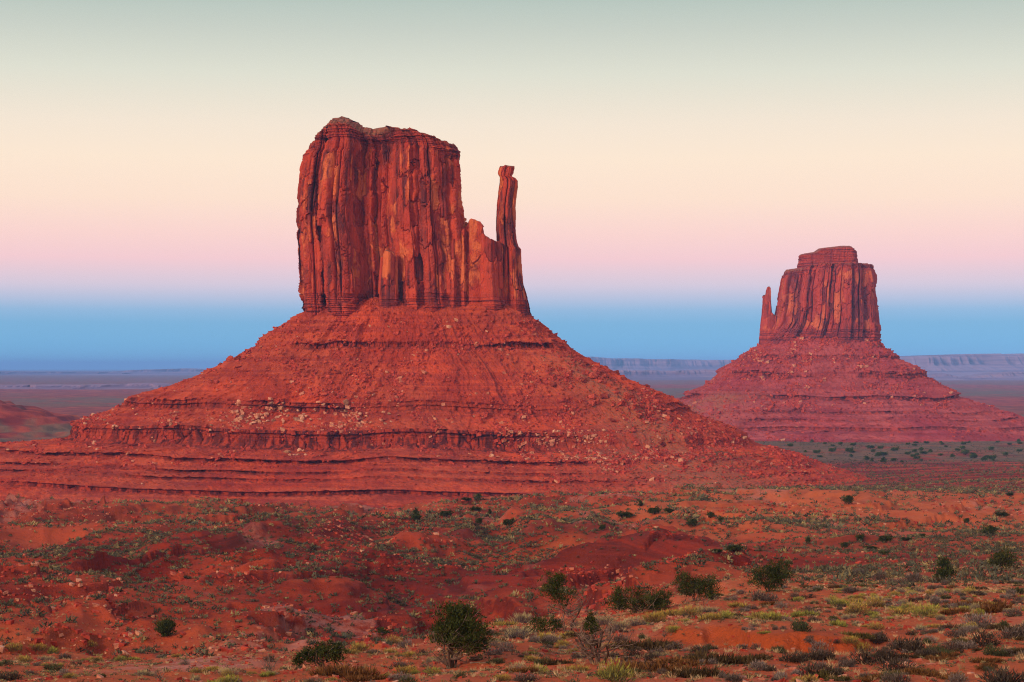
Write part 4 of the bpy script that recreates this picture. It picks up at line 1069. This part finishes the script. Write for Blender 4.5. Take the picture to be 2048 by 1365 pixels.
for px, py in spots:
    w = rj.uniform(7, 15) * (1.15 if py > 895 else .8); side = 'left' if px < 1720 else 'middle' if px < 1890 else 'right'
    kd = rj.randrange(4)
    dep = 'nearer' if py > 900 else 'farther'
    put_juniper(kd, px, py, w * rj.uniform(.5, .7), w, ('large ' if w > 12 else 'small ' if w < 8 else '') + SH[kd] + ' dark juniper on the %s edge, %s part, of the green plain' % (dep, side), G2, (1.5, 1.75, 1.3, 1))

# ---------------------------------------------------------------- dead shrubs and fallen branches in the foreground
def dead_shrub(label, px, py, hpx, wpx, seed, stems=6, name='dead_shrub', lift=.1):
    g = ground_at(px, py); m = g.y / F; rs = np.random.default_rng(seed)
    limbs, tips = [], []
    for s_ in range(stems):
        a = rs.uniform(0, 6.28)
        grow(rs, (rs.normal(0, .1), rs.normal(0, .1), -.08), (math.cos(a) * wpx / hpx * .5, math.sin(a) * .5, 1), hpx * m * .55, .028, 2, limbs, tips, .4, lift, (2, 4), .8)
    o = link(name, wood_mesh(name, limbs, M_DEAD, seed, 5)); o.location = g
    return tag(o, label, 'dead shrub', 'dead shrubs')
dead_shrub('grey dead shrub with tangled bare branches left of the low dark juniper', 540, 1345, 62, 80, 1301, 9)
dead_shrub('bare forked dead snag standing at the bottom left of the pale wash', 318, 1362, 45, 60, 1302, 5)
dead_shrub('pale bleached dead branches rising from dark brush near the right edge', 1945, 1250, 50, 70, 1303, 7)
dead_shrub('small bare twisted shrub just left of the big round juniper trunk', 856, 1340, 42, 34, 1304, 5)
dead_shrub('leafless grey twigs standing beside the two-crowned juniper', 1412, 1212, 30, 22, 1305, 4)
dead_shrub('dark leafless twig bush on the sand right of the gnarled juniper', 1330, 1274, 26, 30, 1306, 6)
dead_shrub('bare grey brush behind the wide juniper thicket', 1325, 1215, 40, 60, 1307, 8)
def fallen(label, px, py, wpx, seed, ang):
    g = ground_at(px, py); m = g.y / F; rs = np.random.default_rng(seed); limbs, tips = [], []
    grow(rs, (0, 0, .08), (math.cos(ang), math.sin(ang) * .6, .06), wpx * m, .05, 2, limbs, tips, .25, 0.0, (2, 4), .6)
    for p, r_ in limbs: p[:, 2] = np.maximum(p[:, 2] * .5, .03) - (p[:, 1] * -.10) * 0
    for p, r_ in limbs:
        for q in p: q[2] += ground_z(g.x + q[0], g.y + q[1]) - g.z
    o = link('fallen_branch', wood_mesh('fallen_branch', limbs, M_DEAD, seed, 5)); o.location = g
    return tag(o, label, 'branch', 'fallen dead branches')
fallen('grey fallen branch lying right of the big round juniper trunk', 940, 1328, 62, 1401, -.2)
fallen('forked fallen branch reaching left from the gnarled juniper', 1175, 1308, 62, 1402, 3.0)
fallen('long thin fallen branch lying right of the gnarled juniper', 1205, 1318, 66, 1403, .1)
fallen('short fallen branch at the foot of the big round juniper', 905, 1345, 40, 1404, 3.4)
# ---------------------------------------------------------------- shrubs: the nearest are single plants, the rest is scrub
KIND = {'sage': ('sagebrush', M_SAGE, 620), 'rabb': ('rabbitbrush', M_RABB, 640), 'mat': ('blackbrush', M_MAT, 950)}
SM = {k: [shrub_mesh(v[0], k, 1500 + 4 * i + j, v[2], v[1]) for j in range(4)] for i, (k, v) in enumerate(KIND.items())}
SHAPE = {'sage': ['rounded', 'three-lobed', 'two-lobed', 'ragged'], 'rabb': ['rounded', 'two-lobed', 'three-lobed', 'domed'], 'mat': ['sprawling', 'long', 'spreading', 'patchy']}
TONE = {'sage': [('dark brown', (.55, .55, .5, 1)), ('grey-brown', (1, 1, 1, 1)), ('pale grey', (1.55, 1.6, 1.7, 1)), ('dark green', (.5, .75, .42, 1))],
        'rabb': [('yellow-green', (.85, 1.0, .75, 1)), ('golden', (1.05, .92, .8, 1)), ('straw-grey', (1.0, .98, 1.9, 1))],
        'mat': [('black-brown', (.75, .7, .7, 1)), ('russet', (1.5, .95, .75, 1)), ('olive-brown', (1.0, 1.15, .8, 1))]}
EXPL = [  # kind, column, row, width in photo pixels, tone
    ('rabb', 1682, 1252, 34, 0), ('rabb', 1548, 1242, 46, 0), ('rabb', 1518, 1237, 36, 1), ('rabb', 1603, 1232, 46, 0), ('rabb', 1460, 1237, 36, 0), ('rabb', 1682, 1214, 36, 0), ('rabb', 1712, 1229, 42, 1), ('rabb', 1802, 1232, 40, 1),
    ('rabb', 1852, 1235, 46, 0), ('rabb', 1750, 1214, 32, 1), ('rabb', 1703, 1287, 30, 1), ('rabb', 1720, 1302, 32, 1), ('rabb', 1603, 1364, 42, 1), ('rabb', 1531, 1268, 20, 0), ('rabb', 1477, 1214, 32, 1), ('rabb', 1425, 1240, 40, 1),
    ('rabb', 1412, 1225, 36, 2), ('rabb', 1380, 1232, 38, 1), ('rabb', 1820, 1222, 30, 0),
    ('sage', 1609, 1262, 52, 3), ('sage', 1555, 1303, 28, 3), ('sage', 1590, 1324, 46, 0), ('sage', 1625, 1320, 46, 0), ('sage', 1655, 1320, 36, 0), ('sage', 1640, 1302, 42, 2), ('sage', 1620, 1284, 26, 1), ('sage', 1635, 1353, 56, 0),
    ('sage', 1668, 1287, 20, 0), ('sage', 1757, 1287, 46, 0), ('sage', 1741, 1326, 62, 0), ('sage', 1772, 1326, 52, 0), ('sage', 1810, 1303, 62, 0), ('sage', 1855, 1315, 42, 0), ('sage', 1793, 1345, 56, 0), ('sage', 1793, 1366, 46, 1),
    ('sage', 1905, 1300, 42, 1), ('sage', 1928, 1299, 36, 2), ('sage', 1914, 1274, 42, 1), ('sage', 1960, 1254, 52, 2), ('sage', 1966, 1292, 54, 0), ('sage', 1996, 1312, 44, 3), ('sage', 2025, 1313, 36, 1), ('sage', 2032, 1277, 58, 1), ('sage', 2030, 1233, 36, 1),
    ('mat', 1905, 1228, 60, 1), ('mat', 1985, 1222, 92, 1), ('mat', 1940, 1215, 80, 1), ('sage', 2005, 1368, 92, 0), ('sage', 1470, 1362, 42, 1), ('sage', 1556, 1358, 38, 2), ('sage', 1588, 1203, 18, 0), ('sage', 1619, 1197, 20, 0), ('sage', 1533, 1202, 46, 1),
    ('sage', 1700, 1185, 36, 1), ('sage', 2034, 1187, 32, 3), ('sage', 1790, 1170, 30, 1), ('sage', 1830, 1166, 34, 1), ('sage', 1760, 1160, 28, 1), ('sage', 1720, 1150, 30, 1),
    ('mat', 1272, 1300, 112, 0), ('mat', 1305, 1345, 150, 1), ('mat', 1440, 1328, 130, 0), ('mat', 1500, 1322, 84, 0), ('mat', 1360, 1332, 110, 1), ('mat', 1235, 1352, 90, 2), ('mat', 1385, 1355, 120, 0), ('mat', 1320, 1292, 60, 0),
    ('sage', 813, 1296, 27, 2), ('rabb', 786, 1288, 29, 1), ('rabb', 821, 1315, 23, 1), ('rabb', 780, 1306, 23, 1), ('rabb', 801, 1312, 18, 1), ('rabb', 766, 1356, 26, 0), ('rabb', 813, 1350, 42, 1), ('sage', 789, 1361, 23, 2), ('sage', 985, 1311, 31, 2), ('sage', 1012, 1303, 31, 2),
    ('rabb', 1041, 1277, 52, 2), ('rabb', 1091, 1281, 44, 1), ('rabb', 1130, 1276, 44, 1), ('rabb', 1006, 1253, 42, 1), ('rabb', 1044, 1247, 42, 2), ('rabb', 1076, 1347, 36, 0), ('rabb', 1152, 1344, 40, 1), ('mat', 1110, 1330, 70, 0), ('mat', 1040, 1345, 76, 1), ('sage', 953, 1321, 23, 1), ('sage', 1018, 1271, 23, 1),
    ('rabb', 1006, 1362, 32, 1), ('sage', 1053, 1364, 42, 1), ('rabb', 1205, 1250, 46, 2), ('rabb', 1240, 1258, 40, 2), ('rabb', 1270, 1252, 36, 2), ('rabb', 1308, 1246, 44, 1), ('rabb', 1346, 1232, 42, 1), ('rabb', 1349, 1265, 26, 0), ('rabb', 1229, 1362, 60, 0),
    ('mat', 690, 1352, 120, 1), ('mat', 735, 1362, 90, 1), ('mat', 755, 1280, 44, 1), ('rabb', 720, 1304, 36, 1), ('rabb', 700, 1308, 24, 1), ('sage', 745, 1308, 26, 1), ('sage', 800, 1335, 30, 1), ('sage', 1500, 1262, 22, 2), ('sage', 1562, 1260, 18, 1),
    ('rabb', 28, 1302, 32, 1), ('rabb', 75, 1301, 36, 1), ('rabb', 110, 1306, 30, 0), ('rabb', 42, 1324, 32, 1), ('rabb', 90, 1322, 28, 2), ('sage', 10, 1332, 28, 3), ('rabb', 190, 1322, 22, 1), ('rabb', 182, 1293, 22, 1), ('sage', 130, 1317, 26, 1), ('sage', 105, 1343, 34, 3), ('sage', 65, 1350, 22, 1), ('sage', 78, 1332, 18, 1), ('sage', 190, 1326, 20, 3),
    ('sage', 245, 1320, 24, 3), ('sage', 320, 1316, 18, 2), ('sage', 200, 1355, 20, 3), ('sage', 130, 1352, 22, 2), ('sage', 15, 1362, 40, 0), ('rabb', 405, 1345, 36, 1), ('rabb', 460, 1350, 30, 2), ('rabb', 430, 1340, 26, 1), ('sage', 1575, 1128, 18, 3)]
cand = []   # (kind, location, width, tone, variant, yaw, py)
re_ = random.Random(23)
for kd, px, py, w, tn in EXPL:
    g = ground_at(px, py)
    cand.append([kd, g, w * (1.0 if kd == 'mat' else 1.2) * g.y / F, tn, re_.randrange(4), re_.uniform(-.6, .6) if kd == 'mat' else re_.uniform(0, 6.28), px, py, True])
# the gaps fill up with more of the same, thinner on bare sand
def scatter(n, d0, d1, dens):
    w = dens(GPX[:, :NF], GD[:, :NF]) * (GD[:, :NF] > d0) * (GD[:, :NF] < d1) * GD[:, :NF] * np.gradient(RR)[:, None]
    w = np.clip(w, 0, None)
    i = rng.choice(w.size, n, replace=False, p=(w / w.sum()).ravel())
    a, b = np.unravel_index(i, w.shape)
    jit = rng.uniform(-.5, .5, (n, 1))
    # a random point between this vertex and its neighbours
    a2, b2 = np.minimum(a + 1, NR - 1), np.minimum(b + 1, NF - 1)
    t, u = rng.random(n), rng.random(n)
    Pn = lambda G: (G[a, b] * (1 - t) + G[a2, b] * t) * (1 - u) + (G[a, b2] * (1 - t) + G[a2, b2] * t) * u
    return np.stack([Pn(GX), Pn(GY), Pn(GZ)], -1), a, b
clumpy = lambda s, sd: np.exp(1.35 * fbm(GX[:, :NF] / s, GY[:, :NF] / s, 3, sd))
dn = lambda px, d: clumpy(13, 811) * (0.35 + 0.65 * sstep(700, 1100, px)) * (1 - 0.85 * np.clip(A_bank[:, :NF] + A_pale[:, :NF], 0, 1)) * (1 - .8 * bmask[:, :NF] * (np.abs(GD[:, :NF] - 133) < 9))
P, a_, b_ = scatter(1900, 92, 260, dn)
vis = GVIS[a_, b_]
for p, v, aa, bb in zip(P, vis, a_, b_):
    px = CX + F * p[0] / p[1]
    if not v or px < -40 or px > 2090: continue
    py_ = HY - F * p[2] / p[1]
    if any(abs(px - tx) < tw and 0 < py_ - ty < 26 for tx, ty, tw in ((1276, 1222, 75), (1110, 1258, 50), (1392, 1198, 50), (1540, 1180, 50), (925, 1330, 50), (642, 1330, 60), (331, 1270, 25), (1190, 1322, 40))): continue
    q = fbm(np.array([p[0] / 20]), np.array([p[1] / 20]), 3, 821)[0] + re_.uniform(-.5, .5)
    kd = 'rabb' if q > .22 else 'mat' if q < -.85 else 'sage'
    w = re_.uniform(.4, 1.12) * (2.0 if kd == 'mat' else 1.15)
    cand.append([kd, Vector(p), w, re_.choice([0, 1, 1, 2, 3]) if kd == 'sage' else re_.randrange(3), re_.randrange(4), re_.uniform(0, 6.28), px, HY - F * p[2] / p[1], False])
LAND = [('big round juniper', 925, 1318), ('open juniper', 1110, 1250), ('gnarled juniper', 1190, 1310), ('wide juniper thicket', 1276, 1215), ('twin juniper', 1392, 1190), ('broad slope juniper', 1540, 1168), ('stacked juniper', 1889, 1145),
        ('olive edge juniper', 2012, 1125), ('low juniper bush', 642, 1318), ('lone small juniper', 331, 1262), ('orange sand bank', 1480, 1280), ('sand bank end', 1720, 1275), ('pale wash', 400, 1312), ('bleached dead branches', 1945, 1230),
        ('bare forked snag', 318, 1345), ('tangled dead shrub', 540, 1330), ('bottom right corner', 2048, 1365), ('bottom left corner', 0, 1365), ('dark brush mats', 1380, 1330), ('brown mat', 700, 1345), ('left edge', 0, 1300), ('right edge', 2048, 1280)]
def relation(px, py):
    best = min(LAND, key=lambda l: math.hypot(px - l[1], (py - l[2]) * 2.2))
    dx, dy = px - best[1], (py - best[2]) * 2.2
    nm = 'the ' + best[0]
    if 'edge' == best[0].split()[-1] or 'corner' in best[0]: return 'by ' + nm
    if math.hypot(dx, dy) < 24: return 'at ' + nm
    if abs(dx) > abs(dy): return ('left of ' if dx < 0 else 'right of ') + nm
    return ('behind ' if dy < 0 else 'in front of ') + nm
keep, rest = [], []
for kd, cap_ in (('sage', 290), ('rabb', 200), ('mat', 110)):
    l = sorted([c for c in cand if c[0] == kd], key=lambda c: -c[2] / c[1].y - (9 if c[8] else 0))
    keep += l[:cap_]; rest += l[cap_:]
labs = {}
for c in keep:
    kd, g, w, tn, va, yaw, px, py, _ = c
    sz = 'small ' if w < .6 else 'large ' if w > (2.2 if kd == 'mat' else 1.25) else ''
    c.append((sz + TONE[kd][tn][0] + ' ' + SHAPE[kd][va] + ' ' + KIND[kd][0], relation(px, py)))
    labs.setdefault(c[-1], []).append(c)
ORD = ['', 'second', 'third', 'fourth', 'fifth', 'sixth', 'seventh', 'eighth', 'ninth', 'tenth']
final = {}
for key, l in labs.items():
    l.sort(key=lambda c: c[6])
    for i, c in enumerate(l):
        if len(l) == 1: s_ = key[0] + ' ' + key[1]
        else:
            od = 'leftmost' if i == 0 else 'rightmost' if i == len(l) - 1 else ORD[min(i, 9)] + ' from left'
            s_ = '%s %s, %s of %s' % (key[0].replace(' rounded', '') if len((key[0] + key[1]).split()) > 11 else key[0], key[1], od, {2: 'two', 3: 'three', 4: 'four', 5: 'five', 6: 'six', 7: 'seven', 8: 'eight'}.get(len(l), 'many'))
        if len(s_.split()) > 15: s_ = s_.replace(' ' + SHAPE[c[0]][c[4]], '')
        final[id(c)] = s_
for c in keep:
    kd, g, w, tn, va, yaw, px, py = c[:8]
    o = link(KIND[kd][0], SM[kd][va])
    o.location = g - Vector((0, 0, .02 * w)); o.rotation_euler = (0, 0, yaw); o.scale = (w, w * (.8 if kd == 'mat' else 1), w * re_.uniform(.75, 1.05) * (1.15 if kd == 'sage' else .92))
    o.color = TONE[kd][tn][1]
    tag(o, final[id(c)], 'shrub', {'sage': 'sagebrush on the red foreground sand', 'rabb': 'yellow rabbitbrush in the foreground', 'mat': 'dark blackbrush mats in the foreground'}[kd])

# the uncounted scrub of the valley
def lod(nt, seed, flat_=.6, grass=False):
    rs = np.random.default_rng(seed)
    u = unit(rs.normal(size=(nt, 3))); u[:, 2] = np.abs(u[:, 2])
    Pp = u * (.42 * rs.random(nt) ** .4)[:, None] * np.array([1, 1, flat_ * 1.5])
    dr = unit(u * .8 + rs.normal(0, .6, (nt, 3)))
    s_ = (40.0 / nt) ** .5
    V = tris(Pp, dr, rs.uniform(.14, .28, nt) * s_, rs.uniform(.07, .15, nt) * s_, rs)
    V[:, 2] = np.maximum(V[:, 2], -.02)
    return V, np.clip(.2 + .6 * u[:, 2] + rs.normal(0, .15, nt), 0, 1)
def scrub(name, P, size, sort, nt, seed, squash=1.0):
    n = len(P); var = [lod(nt, seed + i) for i in range(6)]
    ch = rng.integers(0, 6, n); a = rng.uniform(0, 6.28, n)
    T = np.stack([v[0] for v in var])[ch]; tn = np.stack([v[1] for v in var])[ch]
    x = T[..., 0] * np.cos(a)[:, None] - T[..., 1] * np.sin(a)[:, None]; y = T[..., 0] * np.sin(a)[:, None] + T[..., 1] * np.cos(a)[:, None]
    V = P[:, None] + np.stack([x, y, T[..., 2] * squash], -1) * size[:, None, None]
    tn = np.clip(tn + rng.normal(0, .16, (n, 1)), 0, 1)
    me = make_mesh(name, V.reshape(-1, 3), np.arange(n * nt * 3).reshape(-1, 3), M_SCRUB, False, dict(tint=tn.ravel(), sort=np.repeat(sort, nt)))
    o = link(name, me); o['kind'] = 'stuff'
    return o
if rest:
    Pr = np.array([tuple(c[1]) for c in rest]); scrub('scrub', Pr, np.array([c[2] for c in rest]), np.array([.75 if c[0] == 'rabb' else .1 for c in rest]), 120, 1600)
bare = np.clip(A_clay * .75 + A_pale * .5, 0, 1)[:, :NF]
dm = lambda px, d: clumpy(30, 831) * np.exp(1.2 * fbm(GX[:, :NF] / 90, GY[:, :NF] / 140, 3, 833)) * (1 - .8 * bare) * (1 - .7 * ledgeg[:, :NF])
P, a_, b_ = scatter(21000, 235, 640, dm)
so = np.clip(np.where(rng.random(len(P)) < .17, rng.uniform(.5, 1, len(P)), rng.uniform(0, .18, len(P))), 0, 1)
scrub('scrub', P, rng.uniform(.7, 1.5, len(P)) * (1 + 1.1 * rng.random(len(P)) ** 4), so, 20, 1610)
dm2 = lambda px, d: clumpy(60, 841) * (1 - .75 * bare) * np.where(d < 1050, 1, .45)
P, a_, b_ = scatter(20000, 600, 1250, dm2)
so = np.clip(np.where(rng.random(len(P)) < .33, rng.uniform(.5, 1, len(P)), rng.uniform(0, .2, len(P))), 0, 1)
scrub('scrub', P, rng.uniform(1.0, 2.1, len(P)) * (1 + 1.0 * rng.random(len(P)) ** 4), so, 11, 1620)
dm3 = lambda px, d: clumpy(120, 851) * np.where(px > 1100, 1, .25)
P, a_, b_ = scatter(9000, 1200, 2100, dm3)
scrub('scrub', P, rng.uniform(1.2, 2.8, len(P)), rng.uniform(0, .35, len(P)), 9, 1630)
dm4 = lambda px, d: clumpy(200, 861) * A_veg[:, :NF]
P, a_, b_ = scatter(16000, 2050, 4300, dm4)
scrub('scrub', P, rng.uniform(1.2, 3.0, len(P)), rng.uniform(0, .25, len(P)), 9, 1640)
P, a_, b_ = scatter(11000, 90, 270, lambda px, d: clumpy(8, 881) * (1 - .7 * A_bank[:, :NF]))
so = np.clip(np.where(rng.random(len(P)) < .4, rng.uniform(.5, 1, len(P)), rng.uniform(0, .25, len(P))), 0, 1)
scrub('scrub', P, rng.uniform(.15, .5, len(P)), so, 26, 1660)
# brush rooted in the debris fan
fm = TFAN1 * front1
ii, jj = np.nonzero(fm > .25)
c = rng.choice(len(ii), 1800, replace=False)
scrub('scrub', TV1[ii[c], jj[c]], rng.uniform(.6, 1.5, 1800), rng.uniform(0, .5, 1800), 9, 1650)
ii, jj = np.nonzero(front1 & (TPX > 1080) & (TPY > 905) & (TPX < 1720))
c = rng.choice(len(ii), 2200, replace=False)
scrub('scrub', TV1[ii[c], jj[c]], rng.uniform(.7, 1.9, 2200), rng.uniform(0, .45, 2200), 11, 1670)
# dry grass between the shrubs
dg = lambda px, d: clumpy(9, 871) * (0.25 + 0.75 * sstep(800, 1200, px)) * (1 - .7 * A_bank[:, :NF])
P, a_, b_ = scatter(9000, 92, 330, dg)
GT = []
for i in range(5):
    rs = np.random.default_rng(1700 + i); nt = 26
    an = rs.uniform(0, 6.28, nt); r_ = rs.random(nt) * .14
    Pb = np.stack([r_ * np.cos(an), r_ * np.sin(an), 0 * an], -1)
    dr = unit(np.stack([np.cos(an) * .7, np.sin(an) * .7, rs.uniform(.5, 1.4, nt)], -1))
    GT.append(tris(Pb, dr, rs.uniform(.2, .5, nt), rs.uniform(.02, .05, nt), rs))
ch = rng.integers(0, 5, len(P)); sz = rng.uniform(.4, .95, len(P))
V = P[:, None] + np.stack(GT)[ch] * sz[:, None, None]
o = link('grass', make_mesh('grass', V.reshape(-1, 3), np.arange(V.shape[0] * V.shape[1]).reshape(-1, 3), M_GRASS, False, dict(tint=np.repeat(np.clip(rng.normal(.45, .3, len(P)), 0, 1), 26))))
o['kind'] = 'stuff'
